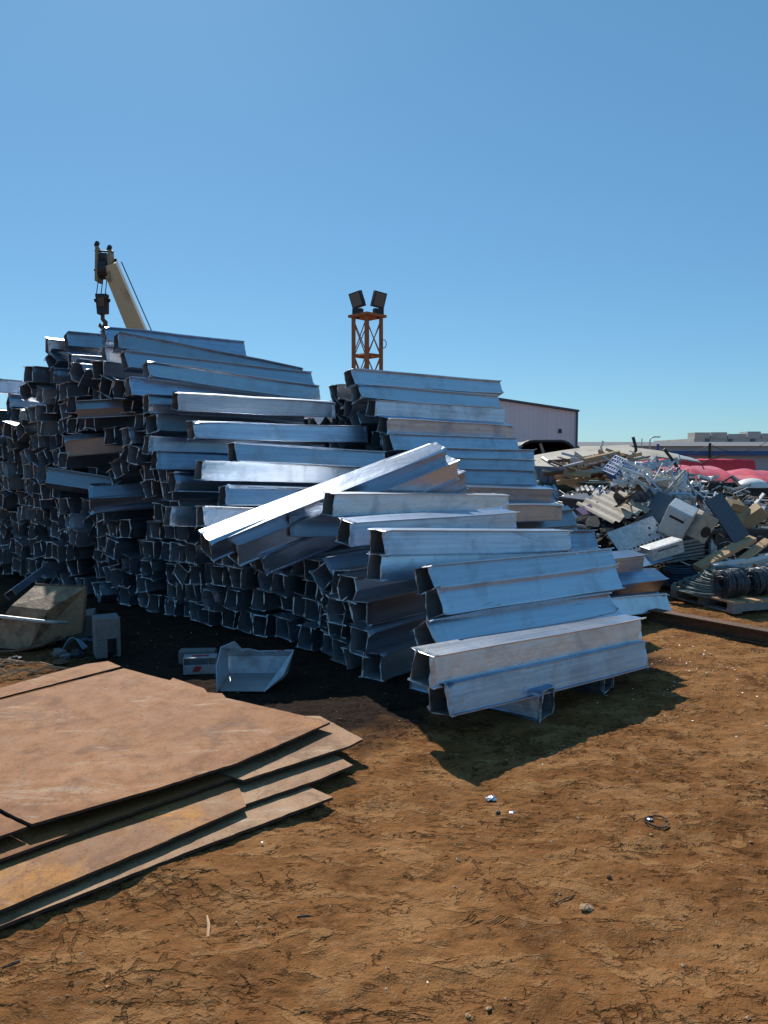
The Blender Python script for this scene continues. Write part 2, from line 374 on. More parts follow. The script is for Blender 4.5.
Z_ += .008 * np.sign(rid) * np.abs(rid) ** .7 * (vnoise(X_ * 1.1, Y_ * 1.1, 9) + .5)
Z_ += .004 * vnoise(X_ * 9, Y_ * 9, 4) + .006 * vnoise(X_ * 21, Y_ * 21, 5)
def sstep(a, b, x): t = np.clip((x - a) / (b - a), 0, 1); return t * t * (3 - 2 * t)
def fbm(x, y, sd, o=4): return sum(vnoise(x * 2 ** i + 5 * i, y * 2 ** i, sd + i) / 2 ** i for i in range(o))
for sc_, amp, sd_ in ((1.3, .007, 40), (2.6, .006, 50), (5.5, .005, 60)):        # flaky crust: plateaus with crisp little ledges
    n_ = fbm(X_ * sc_ * .8 + .3 * Y_, Y_ * sc_ * 1.9, sd_, 5)
    for th in (-.22, .02, .26): Z_ += amp * (sstep(th, th + .035, n_) - .5) * .6
Z_ += .0045 * fbm(X_ * 30, Y_ * 30, 70, 3) * np.clip((7 - Y_) / 3, 0, 1)
# footprint-like scuffs and small clods
fp = np.random.RandomState(4)
for k in range(260):
    fx, fy = fp.uniform(-2.5, 4.5), fp.uniform(1.6, 6.5); an = fp.uniform(0, 3.14); L, Wd = fp.uniform(.08, .17), fp.uniform(.035, .06)
    i0, i1 = np.searchsorted(ys, [fy - .3, fy + .3]); j0, j1 = np.searchsorted(xs, [fx - .3, fx + .3])
    dx, dy = X_[i0:i1, j0:j1] - fx, Y_[i0:i1, j0:j1] - fy
    p, q_ = dx * math.cos(an) + dy * math.sin(an), -dx * math.sin(an) + dy * math.cos(an)
    rr = (p / L) ** 2 + (q_ / Wd) ** 2
    Z_[i0:i1, j0:j1] += -fp.uniform(.002, .006) * np.exp(-rr ** 2) + .003 * np.exp(-(np.sqrt(rr) - 1.25) ** 2 / .06)
Z_ *= near
def gz(x, y):
    return float(Z_[min(len(ys) - 1, np.searchsorted(ys, y)), min(len(xs) - 1, np.searchsorted(xs, x))])
nx, ny = len(xs), len(ys)
idx = np.arange(nx * ny).reshape(ny, nx)
quads = np.stack([idx[:-1, :-1], idx[:-1, 1:], idx[1:, 1:], idx[1:, :-1]], -1).reshape(-1, 4)
me = bpy.data.meshes.new("ground")
me.vertices.add(nx * ny); me.vertices.foreach_set("co", np.stack([X_, Y_, Z_], -1).reshape(-1).astype(np.float32))
me.loops.add(quads.size); me.loops.foreach_set("vertex_index", quads.reshape(-1).astype(np.int32))
me.polygons.add(len(quads)); me.polygons.foreach_set("loop_start", np.arange(0, quads.size, 4, dtype=np.int32))
me.polygons.foreach_set("loop_total", np.full(len(quads), 4, dtype=np.int32)); me.polygons.foreach_set("use_smooth", np.ones(len(quads), dtype=bool))
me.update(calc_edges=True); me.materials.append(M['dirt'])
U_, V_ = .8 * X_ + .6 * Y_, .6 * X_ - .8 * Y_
shade_mask = np.clip((-3.12 - V_ + .5 * vnoise(X_ * 2, Y_ * 2, 8) + .25 * vnoise(X_ * 9, Y_ * 9, 18)) / .4, 0, 1) * np.clip((U_ - .75 + .8 * vnoise(X_ * 1.5, Y_ * 1.5, 12)) / .9, 0, 1) * np.clip((5.6 - U_) / .6, 0, 1)  # ragged area of the painted pile shadow and oily soil
attr = me.attributes.new("soil_shade", 'FLOAT', 'POINT'); attr.data.foreach_set("value", shade_mask.reshape(-1).astype(np.float32))
ground = bpy.data.objects.new("ground", me); col.objects.link(ground); ground['kind'] = "structure"

# ------------------------------------------------------------------ aluminium beams
T = .0075
def ring_points(kind):
    if kind == 0: w, wb, wt, wm, h = .112, .094, .064, None, .093
    elif kind == 1: w, wb, wt, wm, h = .104, .070, .070, .102, .095
    elif kind == 2: w, wb, wt, wm, h = .110, .088, .076, None, .093
    else: w, wb, wt, wm, h = .108, .096, .074, None, .090
    out = [(-w, -h), (w, -h), (w, -h + T), (wb, -h + T)] + ([(wm, 0)] if wm else []) + [(wt, h - T), (w, h - T), (w, h), (-w, h), (-w, h - T), (-wt, h - T)] + ([(-wm, 0)] if wm else []) + [(-wb, -h + T), (-w, -h + T)]
    inn = [(-wb + T, -h + T), (wb - T, -h + T)] + ([(wm - T, 0)] if wm else []) + [(wt - T, h - T), (-wt + T, h - T)] + ([(-wm + T, 0)] if wm else [])
    def sub(p):
        r = []
        for i, a in enumerate(p):
            b = p[(i + 1) % len(p)]; n = max(1, int(math.dist(a, b) / .035))
            r += [(a[0] + (b[0] - a[0]) * k / n, a[1] + (b[1] - a[1]) * k / n) for k in range(n)]
        return r
    return sub(out), sub(inn)
BL = 2.2
def beam_mesh(kind, seed):
    r = random.Random(seed); out, inn = ring_points(kind); mb = MB()
    st = [0, .05, .55, 1.1, 1.65, BL - .05, BL]
    cut0, cut1 = r.uniform(-.25, .25), r.uniform(-.25, .25)
    dents = [(r.uniform(.2, 2.0), r.uniform(-.004, .004), r.uniform(-.004, .004)) for _ in st]
    bend = {(a, b, c_): (r.uniform(-.03, .03) if r.random() < .45 else r.uniform(-.004, .004)) for a in (False, True) for b in (False, True) for c_ in (False, True)}
    def loop(pts, inner):
        res = []
        for i, x in enumerate(st):
            row = []
            for (y, z) in pts:
                xx = x
                if i == 0: xx = x + cut0 * z * .5 + r.uniform(-.007, .007)
                if i == len(st) - 1: xx = x + cut1 * z * .5 + r.uniform(-.007, .007)
                e = (r.uniform(-.003, .003), r.uniform(-.003, .003)) if i in (0, len(st) - 1) else (0, 0)
                if i in (0, 1, len(st) - 2, len(st) - 1) and not inner and abs(y) > .098: e = (e[0], e[1] + bend[(i > 2, z > 0, y > 0)] * (1 if i in (0, len(st) - 1) else .45))
                row.append((xx, y + dents[i][1] + e[0], z + dents[i][2] + e[1]))
            res.append(row)
        return res
    def skin(rows, mi, flip):
        o = len(mb.v); n = len(rows[0])
        for row in rows: mb.v += row
        for i in range(len(rows) - 1):
            for k in range(n):
                f = (o + i * n + k, o + i * n + (k + 1) % n, o + (i + 1) * n + (k + 1) % n, o + (i + 1) * n + k)
                mb.f.append(f if flip else tuple(reversed(f))); mb.m.append(mi)
        return o
    A = loop(out, False); B = loop(inn, True)
    skin(A, 0, False); skin(B, 2, True)
    # sawn end rings: bridge outer outline to inner hole by nearest-angle walk
    for e, rev in ((0, False), (len(st) - 1, True)):
        ro, ri = A[e], B[e]; no, ni = len(ro), len(ri); o = len(mb.v); mb.v += ro + ri
        tris = tessellate_polygon([[Vector((0, p[1], p[2])) for p in ro], [Vector((0, p[1], p[2])) for p in ri]])
        for f in tris:
            A_, B_, C_ = (mb.v[o + q] for q in f)
            nx_ = (B_[1] - A_[1]) * (C_[2] - A_[2]) - (B_[2] - A_[2]) * (C_[1] - A_[1])
            f = tuple(o + q for q in f)
            mb.f.append(f if (nx_ > 0) == rev else tuple(reversed(f))); mb.m.append(1)
    return mb
BM = [[beam_mesh(k, 10 * k + s) for s in range(4)] for k in range(4)]
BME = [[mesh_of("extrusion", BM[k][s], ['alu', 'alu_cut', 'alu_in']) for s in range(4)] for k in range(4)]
BMD = [[mesh_of("shaded_extrusion", BM[k][s], ['alu_dull', 'alu_cut', 'alu_deep']) for s in range(4)] for k in range(4)]

UD, VD = Vector((.8, .6, 0)), Vector((.6, -.8, 0))
placed = []                                           # axes of the hand-placed beams, for the filling
nbeam = [0]
def beam(P0, P1, roll, kind, label, group=None, store=True, dull=False):
    P0, P1 = Vector(P0), Vector(P1); k = nbeam[0]; nbeam[0] += 1
    o = bpy.data.objects.new("aluminium_extrusion", (BMD if dull else BME)[kind][k % 4]); col.objects.link(o)
    L = (P1 - P0).length
    X = frame(P0, P1 - P0, R(roll)); o.matrix_world = X @ Matrix.Diagonal((L / BL, rng.uniform(.98, 1.14) if dull else 1, rng.uniform(.98, 1.06) if dull else 1, 1))
    if store: placed.append((P0, P1))
    return tag(o, label, "metal beam", group)
def pb(l, r, dL, roll=0, kind=0, label="", yaw=36.87, dR=None, group=None, Lmin=1.75, Lmax=2.5, dull=False):
    P0 = at(l[0], l[1], dL); dx, dy = math.cos(R(yaw)), math.sin(R(yaw))
    if dR is None:
        rr = ray(*r); s = rr.x / rr.y                 # x = s*y along that pixel column
        L = (s * P0.y - P0.x) / (dx - s * dy); d = P0.y + L * dy
        P1 = at(r[0], r[1], d)
    else: P1 = at(r[0], r[1], dR)
    L = (P1 - P0).length
    if L < Lmin: P1 = P0 + (P1 - P0).normalized() * Lmin
    if L > Lmax: P1 = P0 + (P1 - P0).normalized() * Lmax
    return beam(P0, P1, roll, kind, label, group, dull=dull)

# tall pile, upper stepped side
pb((116, 342), (300, 376), 8.2, -9, 3, "topmost blue-reflecting aluminium beam on the tall pile, its left end under the crane hook")
pb((124, 361), (309, 381), 8.0, -10, 3, "aluminium beam lying directly under the topmost beam of the tall pile")
pb((146, 371), (316, 395), 7.8, -9, 3, "third aluminium beam down the sky-blue upper side of the tall pile")
pb((128, 387), (296, 404), 7.75, -3, 0, "short-showing aluminium beam tucked below the third beam of the tall pile")
pb((175, 401), (331, 409), 7.55, 9, 3, "bright white-topped aluminium beam halfway up the stepped side of the tall pile")
pb((146, 404), (300, 416), 7.65, -6, 1, "aluminium beam end peeking out left below the white-topped beam")
pb((191, 430), (363, 434), 7.25, 3, 3, "long silvery aluminium beam just below the white-topped beam")
pb((146, 445), (320, 452), 7.45, 2, 2, "grey aluminium beam with dark open end left of the long silvery beam")
pb((154, 460), (320, 466), 7.3, -2, 0, "pale aluminium beam one layer below the grey beam with dark open end")
pb((232, 452), (354, 459), 7.0, -4, 3, "pale blue aluminium beam whose end shows right of centre on the stepped side")
pb((199, 470), (350, 475), 6.95, 1, 2, "dusty grey aluminium beam above the raised bright beam, under the pale blue one")
pb((172, 482), (330, 487), 7.1, -5, 1, "small dull aluminium beam end left of the dusty grey beam")
pb((222, 496), (360, 500), 6.75, -8, 0, "blue-tinted aluminium beam right behind the raised bright beam")
pb((200, 516), (360, 522), 6.65, -3, 0, "aluminium beam disappearing behind the lower end of the raised bright beam")
pb((168, 516), (330, 524), 6.95, -3, 2, "dark aluminium beam end left of the raised bright beam's lower end")
# tall pile, top left
pb((47, 346), (140, 356), 9.1, 14, 0, "silvery aluminium beam at the top left corner of the tall pile")
pb((66, 341), (170, 350), 9.0, -10, 3, "blue aluminium beam resting on the top left corner of the tall pile")
pb((70, 361), (190, 369), 8.75, 15, 0, "sunlit-edged aluminium beam second from the top left corner of the tall pile")
pb((104, 336), (190, 345), 8.7, -10, 3, "short blue aluminium beam on top of the pile left of the topmost beam")
pb((104, 355), (220, 366), 8.45, 3, 0, "grey aluminium beam squeezed under the short blue beam on the pile top")
pb((52, 375), (150, 382), 8.95, 3, 1, "aluminium beam under the sunlit-edged beam at the left corner of the tall pile")
pb((-8, 385), (34, 389), 10.3, 3, 0, "aluminium beam along the top of the lower pile at the far left edge")
pb((8, 405), (60, 410), 9.9, -35, 1, "tilted aluminium beam under the top beam of the far left pile")
# slipped beams showing their flanks in the shaded face
slip = "slipped beam, broad dark flank in the shaded face, "
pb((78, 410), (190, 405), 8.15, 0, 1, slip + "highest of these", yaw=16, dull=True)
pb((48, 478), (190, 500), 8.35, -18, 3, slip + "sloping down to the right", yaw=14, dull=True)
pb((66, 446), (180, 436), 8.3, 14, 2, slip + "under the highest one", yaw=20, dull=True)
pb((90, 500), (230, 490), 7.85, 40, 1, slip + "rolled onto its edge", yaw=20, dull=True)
# raised beams lying across
pb((206, 546), (440, 453), 5.72, 24, 3, "glaring sunlit aluminium beam raised diagonally across the middle of the piles", dR=7.0, Lmax=2.7)
pb((233, 551), (452, 467), 5.82, 18, 0, "aluminium beam lying parallel just below the glaring diagonal beam", dR=7.05, Lmax=2.6)
pb((258, 562), (460, 478), 5.95, 10, 2, "lowest of the three diagonal aluminium beams", dR=7.25, Lmax=2.6)
# middle stack
pb((329, 504), (502, 504), 5.98, 2, 2, "grey aluminium beam with dark top flange on the middle stack")
pb((285, 526), (420, 528), 6.05, -6, 3, "short-showing blue aluminium beam end under the dark-flanged beam")
pb((344, 532), (510, 521), 5.62, 7, 0, "aluminium beam with sun-white top between the dark-flanged and yellow-tinted beams")
pb((377, 542), (563, 540), 5.15, 0, 3, "upper front aluminium beam of the middle stack with yellowish reflection on its side")
pb((375, 567), (560, 562), 5.15, -4, 2, "aluminium beam directly beneath the yellowish-reflecting beam")
pb((455, 544), (586, 541), 6.05, -12, 0, "blue aluminium beam stub sticking out right behind the yellowish-reflecting beam")
pb((400, 512), (556, 511), 6.9, 8, 3, "aluminium beam with sun-white top behind the middle stack, lowest of the rear steps")
# front stack
pb((424, 580), (606, 560), 4.95, -14, 3, "upper of two sky-blue aluminium beams on the front stack")
pb((433, 604), (611, 580), 4.75, -22, 0, "lower of two sky-blue aluminium beams on the front stack")
pb((424, 638), (606, 607), 4.6, -34, 3, "dark leaning aluminium beam with yellow reflection in the front stack")
pb((421, 668), (632, 629), 4.12, 1, 0, "front aluminium beam with broad white sunlit top flange")
pb((438, 698), (637, 653), 4.12, -9, 2, "lowest front aluminium beam resting on the short support beams")
# right-hand stubs beyond the front stack
pb((500, 578), (637, 561), 6.5, 10, 0, "grey aluminium beam end right of the front stack, topmost of three", Lmax=2.3)
pb((510, 596), (656, 580), 6.45, 30, 2, "tipped dark aluminium beam between two others right of the front stack", Lmax=2.3)
pb((520, 617), (661, 602), 6.15, -12, 3, "blue-topped aluminium beam lowest on the ground right of the front stack", Lmax=2.35)
# rear stack
pb((349, 378), (497, 389), 8.7, -9, 3, "topmost aluminium beam of the rear stack below the floodlight mast")
pb((356, 393), (495, 404), 8.55, -11, 3, "second aluminium beam from the top of the rear stack")
pb((371, 408), (500, 415), 8.4, 4, 2, "narrow-showing grey aluminium beam third from the top of the rear stack")
pb((383, 425), (508, 431), 8.2, 12, 3, "aluminium beam with sunlit white right end on the rear stack")
pb((387, 443), (513, 446), 8.05, -8, 3, "smooth sky-blue aluminium beam fifth from the top of the rear stack")
pb((420, 456), (506, 458), 8.1, -4, 0, "dark striped aluminium beam recessed in the rear stack")
pb((410, 466), (529, 467), 7.8, -4, 3, "light blue aluminium beam above the deep blue one low on the rear stack")
pb((412, 478), (530, 479), 7.7, -14, 3, "deep sky-blue aluminium beam low on the rear stack")
pb((420, 493), (547, 495), 7.35, 10, 3, "pale aluminium beam with bright top jutting out furthest right on the rear stack")
# short supports under the front stack
for (px, py, Ls, ro, kd, lab) in ((548, 717, 1.0, 0, 3, "short aluminium support beam with ragged open end under the lowest front beam"),
                              (609, 691, .85, 90, 2, "short aluminium support on edge under the right end of the front stack")):
    p = G(px, py); p.z = .092
    d = VD.copy(); d.rotate(Matrix.Rotation(R(14), 3, 'Z'))
    beam(p, p - d * Ls, ro, kd, lab)

# the mass of stacked beams behind and below them
def lerp(tab, x):
    for (a, b), (c, d) in zip(tab, tab[1:]):
        if x <= c: return b + (d - b) * (max(x, a) - a) / (c - a)
    return tab[-1][1]
HT = [(-13, 2.38), (-11.6, 2.40), (-9.9, 2.42), (-9.85, 2.86), (-8.2, 2.72), (-7.55, 2.2), (-7.05, 1.85), (-6.6, 1.42), (-6.2, 1.15), (-5.3, 1.05), (-4.8, .92), (-4.45, .74), (-4.2, .55), (-3.85, .42), (-3.75, .1), (-3.3, .05)]
FT = [(-13, 1.6), (-11.6, 1.8), (-9.7, 2.1), (-8.1, 2.55), (-7.0, 2.8), (-6.5, 2.8), (-5.4, 3.24), (-4.4, 3.1), (-3.9, 3.0), (-3.4, 2.9)]
fill = []
def clash(P0, P1):
    for a, b in placed:
        for t in (0.02, .5, .98):
            p = P0.lerp(P1, t); d = b - a; s = max(0, min(1, (p - a).dot(d) / d.length_squared)); q = a + d * s
            dd = p - q
            if abs(dd.z) < .17 and Vector((dd.x, dd.y, 0)).length < .19: return True
    return False
k = 0; z = .1
while z < 2.9:
    v = -12.0 + (.12 if k % 2 else 0)
    while v < -3.5:
        if z + .09 < lerp(HT, v):
            messy = min(1, max(0, (-7.2 - v) / 1.2)); mid = min(1, max(0, (-5.2 - v)))
            u = lerp(FT, v) + rng.gauss(0, .05 + .045 * messy) - .03 * max(0, .8 - z)
            yaw = 49 + 5 * messy + rng.gauss(0, 1.6 + 6 * messy)
            roll = rng.choice((0, 180)) + rng.gauss(0, 3 + 7 * messy)
            if rng.random() < .07 + .08 * messy: roll = rng.choice((45, 90, -45, 60, -30)) + rng.gauss(0, 8)
            zz = z + rng.gauss(0, .008 + .012 * messy)
            sag = .035 * math.sin(v * 2.1 + k * .7)
            P0 = UD * u + VD * (v + rng.gauss(0, .012)) + Vector((0, 0, zz + sag * (z > .25)))
            d = Vector((math.cos(R(yaw)), math.sin(R(yaw)), rng.gauss(0, .006)))
            P1 = P0 + d * rng.uniform(1.7, 2.35)
            if not clash(P0, P1): fill.append((P0, P1, roll, rng.choice((0, 0, 0, 1, 2, 2, 3)), v, z))
        v += .236
    z += .187; k += 1
# rear stack
HB = [(-8.6, 2.1), (-7.8, 2.3), (-7.5, 2.5), (-7.0, 2.48), (-6.75, 2.2), (-6.5, 1.95), (-6.25, 1.72), (-6.0, 1.5), (-5.75, 1.25), (-5.5, 1.0)]
z = .1
while z < 2.5:
    v = -8.6
    while v < -5.5:
        if z + .09 < lerp(HB, v):
            P0 = UD * (4.98 + rng.gauss(0, .07)) + VD * v + Vector((0, 0, z + rng.gauss(0, .012)))
            P1 = P0 + Vector((.8, .6, 0)) * rng.uniform(1.9, 2.2)
            if not clash(P0, P1): fill.append((P0, P1, rng.choice((0, 180, 40, -30)) + rng.gauss(0, 6), rng.choice((0, 1, 2)), v, z))
        v += .212
    z += .19
def where(v, z, u):
    if u > 4.6: return "rear stack end", "aluminium beam end among the crowded open ends at the left of the rear stack"
    band = "lowest layers" if z < .6 else "middle layers" if z < 1.35 else "upper layers"
    if v < -9.75: return "far left pile, " + band, "dark aluminium beam end in the %s of the pile at the far left edge" % band
    if v < -7.9: return "left shaded face, " + band, "dark aluminium beam end in the %s of the jumbled shaded left face" % band
    if v < -6.2: return "shaded face left of the diagonal beam, " + band, "aluminium beam end in the %s of the shaded face left of the diagonal beams" % band
    if v < -4.9: return "face under the diagonal beam, " + band, "aluminium beam end in the %s of neat rows below the diagonal beams" % band
    return "left end of the front stack, " + band, "aluminium beam end in the %s between the neat rows and the front stack" % band
def rank(f): return -(f[0] - Vector((0, 0, CAM_H))).length - (1.0 if f[0].x * .8 + f[0].y * .6 > 4.6 else 0)
fill.sort(key=rank, reverse=True)
room = 300 - nbeam[0]
rest = MB()
for i, (P0, P1, roll, kd, v, z) in enumerate(fill):
    g, lab = where(v, z, P0.x * .8 + P0.y * .6)
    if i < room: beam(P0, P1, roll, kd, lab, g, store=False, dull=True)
    else:
        X = frame(P0, P1 - P0, R(roll)); b = BM[kd][i % 4]; rest.add(b.v, b.f, list(b.m), X)
print("beams", nbeam[0], "fill", len(fill))
if rest.v:
    o = bpy.data.objects.new("stacked_extrusions", mesh_of("stacked_extrusions", rest, ['alu_dull', 'alu_cut', 'alu_deep'])); col.objects.link(o)
    tag(o, "remaining dark aluminium beams packed deep in the far ends of the piles", "metal beams"); o['kind'] = "stuff"

# ------------------------------------------------------------------ steel plates
def plate(name, pts, thick, mats, label, rag=.006, seed=1):
    r = random.Random(seed); P = [G(*p) for p in pts]; ring = []
    if label.startswith('large'):
        for p in P: p.z = .148
    for i, a in enumerate(P):
        b = P[(i + 1) % len(P)]; n = max(1, int((b - a).length / .035))
        for k in range(n):
            p = a.lerp(b, k / n)
            if k: p += Vector((r.gauss(0, rag * .22), r.gauss(0, rag * .22), r.gauss(0, .0005)))
            ring.append(p)
    mb = MB(); mb.prism([p - Vector((0, 0, thick)) for p in ring], (0, 0, thick)); mb.m = [1, 0] + [1] * (len(mb.m) - 2)
    o = solo(name, mb, [mats[0], 'scale'], label, "steel plate")
    return o
plate("steel_plate", [(-170, 760, .150), (0, 700, .150), (124, 668, .150), (150, 675, .150), (170, 680, .150), (173, 677.5, .150), (204, 688, .150), (207, 692, .150), (222, 693, .150), (226, 697.5, .150), (284, 710.5, .150), (330, 723, .143), (298, 738, .140), (237, 765, .138), (150, 792, .140), (32, 825, .143), (-40, 790, .150)],
      .012, ['plate'], "large brown rusted steel plate on top of the plate stack with scuffed pale patches", .005, 2)
plate("steel_plate", [(-170, 745, .148), (0, 688, .148), (60, 671, .148), (86, 664, .150), (108, 661, .150), (121, 666.5, .150), (0, 697.5, .150), (-170, 756, .150)],
      .012, ['plate'], "narrow brown steel plate strip behind the large top plate", .004, 3)
plate("steel_plate", [(-140, 770, .146), (-46, 792, .148), (27, 826.5, .140), (0, 836, .140), (-140, 880, .140)],
      .012, ['plate'], "corner of a brown steel plate left of the large plate's front corner", .004, 4)
plate("steel_plate", [(60, 715, .104), (320, 716, .106), (363, 739, .100), (349, 746, .098), (243, 780, .096), (215, 772, .096), (90, 780, .1)],
      .012, ['plate_l'], "pale dusty steel plate sticking out right from beneath the large top plate", .005, 5)
plate("steel_plate", [(-150, 800, .094), (60, 760, .094), (225, 757, .094), (238, 767, .092), (237, 776, .090), (120, 816, .090), (0, 859, .090), (-150, 912, .090)],
      .012, ['plate'], "dark-edged steel plate strip sandwiched just under the large plate's front edge", .005, 6)
plate("steel_plate", [(170, 800, .058), (230, 760, .062), (330, 752, .062), (353, 765, .056), (320, 779, .054), (246, 804, .052), (200, 812, .052)],
      .012, ['plate_l'], "short pale steel plate with square right end below the dusty one", .005, 7)
plate("steel_plate", [(-150, 850, .064), (60, 800, .064), (225, 780, .066), (238, 784, .066), (246, 806, .064), (150, 848, .060), (0, 910, .056), (-150, 972, .056)],
      .012, ['plate_o'], "orange rusted steel plate with gritty surface in the front of the stack", .006, 8)
plate("steel_plate", [(-150, 920, .028), (60, 850, .028), (240, 800, .030), (308, 786, .032), (333, 797, .030), (200, 847, .026), (0, 926, .022), (-150, 988, .022)],
      .014, ['plate_l'], "frontmost pale steel plate strip lying on the dirt", .005, 9)

# ------------------------------------------------------------------ things on the left
base = G(34, 650)
t = thing("steel_tub", base, "battered cream steel tub on its side with rusty rim tube, left of the concrete block", "tub")
def tubv(a, b, c): return base + Vector((a, b, c))
B_ = [tubv(-.42, -.02, .03), tubv(-.02, -.06, .02), tubv(.12, .02, .33), tubv(-.20, .05, .36)]      # floor of the tub, tilted toward the viewer
S_ = [tubv(-.28, .30, .06), tubv(.32, .22, .10), tubv(.34, .28, .48), tubv(-.12, .34, .49)]          # rim
mb = MB(); mb.add(B_ + S_, [(0, 1, 2, 3), (1, 5, 6, 2), (3, 2, 6, 7), (0, 4, 5, 1), (0, 3, 7, 4)])
ob = part("tub_body", mb, ['cream'], t, solid=.008)
bv = ob.modifiers.new("round", 'BEVEL'); bv.width = .03; bv.segments = 3
part("rim_tube", MB().tube([S_[0], S_[3], S_[2], S_[1], S_[0]], .014, n=8), ['rust'], t, True)
part("handle_tube", MB().tube([tubv(-.75, -.12, .31), tubv(-.35, -.14, .33), tubv(.12, -.05, .25), tubv(.25, .1, .21)], .015, n=8), ['galv'], t, True)
part("base_rail", MB().tube([tubv(-.6, -.14, .02), tubv(-.1, -.14, .025), tubv(.1, -.08, .06), tubv(.2, .05, .1)], .014, n=8), ['rust'], t, True)

c = G(107, 655); X = TR(c, 28)
mb = MB(); w_, d_, h_ = .19, .20, .32
mb.box((0, 0, .235), (w_, d_, .17), 0, X)
mb.box((-w_ / 2 + .045, 0, .0745), (.09, d_, .149), 0, X); mb.box((w_ / 2 - .014, 0, .0745), (.028, d_, .149), 0, X); mb.box((.025, d_ / 2 - .02, .0745), (.09, .04, .149), 0, X)
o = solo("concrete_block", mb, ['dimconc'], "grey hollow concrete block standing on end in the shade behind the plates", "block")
bv = o.modifiers.new("soft", 'BEVEL'); bv.width = .006; bv.segments = 2
c = G(86, 634)
mb = MB().box((0, 0, .1), (.2, .24, .2), 0, TR(c, 15, 4, -6))
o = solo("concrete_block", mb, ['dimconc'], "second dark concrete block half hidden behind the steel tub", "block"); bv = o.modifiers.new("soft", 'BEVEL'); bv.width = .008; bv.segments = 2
# leaning offcut
p0, p1 = at(8, 592, 6.9), at(44, 566, 7.4)
X = frame(p0, p1 - p0, R(-30)); L = (p1 - p0).length
mb = MB(); mb.box((L / 2, 0, 0), (L, .11, .006), 0, X); mb.box((L / 2, .058, -.03), (L, .006, .066), 0, X); mb.box((L / 2, -.058, -.03), (L, .006, .066), 0, X)
solo("metal_channel", mb, ['alu'], "pale metal channel offcut leaning against the pile above the steel tub", "metal offcut")
c = G(75, 651)
solo("metal_shard", MB().grid(lambda a, b: c + Vector(((a - .5) * .17, (b - .5) * .1, .02 + .11 * math.sin(a * 3.1) * (1 - .4 * b))), 6, 3), ['lightblue'], "small curved pale blue shard between the tub and the concrete block", "scrap", solid=.004)
mb = MB(); r = random.Random(5)
for k in range(15):
    a = G(r.uniform(-10, 50), r.uniform(662, 682)); an = r.uniform(-.3, 1.0); L = r.uniform(.06, .28)
    mb.tube([a + Vector((0, 0, .015)), a + Vector((L * math.cos(an) * .5, L * math.sin(an) * .5, r.uniform(.02, .06))), a + Vector((L * math.cos(an), L * math.sin(an), .012))], r.uniform(.003, .010), 0, 5)
o = solo("twig_litter", mb, ['wood'], "litter of splintered sticks and bark left behind the plates", "litter"); o['kind'] = 'stuff'
# white angular offcuts in front of the pile
base = G(250, 692)
t = thing("white_metal_offcut", base, "broken dirty white metal tray with red-white mark, lying in the shade before the pile", "metal offcut")
def q3(x, y, z): return base + Vector((x, y, z))
def strip(*q): return MB().add(list(q), [(0, 1, 2, 3)])
f0, f1, g0, g1 = q3(-.20, -.02, .012), q3(.10, -.03, .012), q3(-.20, .27, .05), q3(.22, .27, .05)
w0, w1 = q3(-.21, .30, .17), q3(.25, .30, .17)
part("tray_floor", MB().add([f0, f1, q3(.2, .2, .03), g1, g0], [(0, 1, 2, 3, 4)]), ['alu_in'], t, solid=.006)
part("back_wall", strip(g0, g1, w1, w0), ['palepaint'], t, solid=.006)
part("top_flange", MB().add([w0, w1, q3(.27, .25, .225), q3(.02, .26, .215), q3(-.05, .25, .235), q3(-.21, .26, .22)], [(0, 1, 2, 3, 4, 5)]), ['palepaint'], t, solid=.007)
part("side_cheek", strip(q3(.10, -.03, .012), q3(.22, .26, .05), q3(.27, .25, .225), q3(.22, .06, .10)), ['palepaint'], t, solid=.006)
part("end_flap", MB().add([q3(-.22, -.03, .01), q3(-.2, .27, .04), q3(-.21, .26, .22), q3(-.23, .16, .27), q3(-.235, .03, .17)], [(0, 1, 2, 3, 4)]), ['palepaint'], t, solid=.006)
part("bent_tab", strip(q3(-.23, .16, .27), q3(-.21, .26, .22), q3(-.10, .27, .225), q3(-.14, .2, .30)), ['palepaint'], t, solid=.006)
part("red_mark", strip(q3(.15, .2515, .226), q3(.20, .2475, .226), q3(.21, .2685, .2055), q3(.15, .2705, .2035)), ['redmark'], t, solid=.003)
c = G(200, 674)
X = TR(c, 8); mb = MB()
for bx_ in (((0, .1, .06), (.24, .006, .12)), ((0, .05, .12), (.24, .11, .006)), ((-.117, .05, .055), (.006, .1, .11)), ((0, 0, .035), (.24, .006, .07)), ((.06, .05, .06), (.005, .09, .11))): mb.box(*bx_, 0, X)
mb.box((-.03, -.0055, .04), (.05, .004, .04), 1, X, shear=(.02, 0)); mb.box((0, .05, .1252), (.12, .03, .004), 1, X)
solo("white_metal_offcut", mb, ['greywhite', 'redmark'], "small white box-shaped metal offcut with red print beside the larger angular one", "metal offcut")
X = TR(G(196, 666), 3); mb = MB(); mb.box((0, .08, .055), (.28, .1, .11), 0, X)
o = solo("concrete_kerb", mb, ['dimconc'], "grey lump of concrete behind the small white offcut", "concrete piece"); bv = o.modifiers.new("soft", 'BEVEL'); bv.width = .012; bv.segments = 2

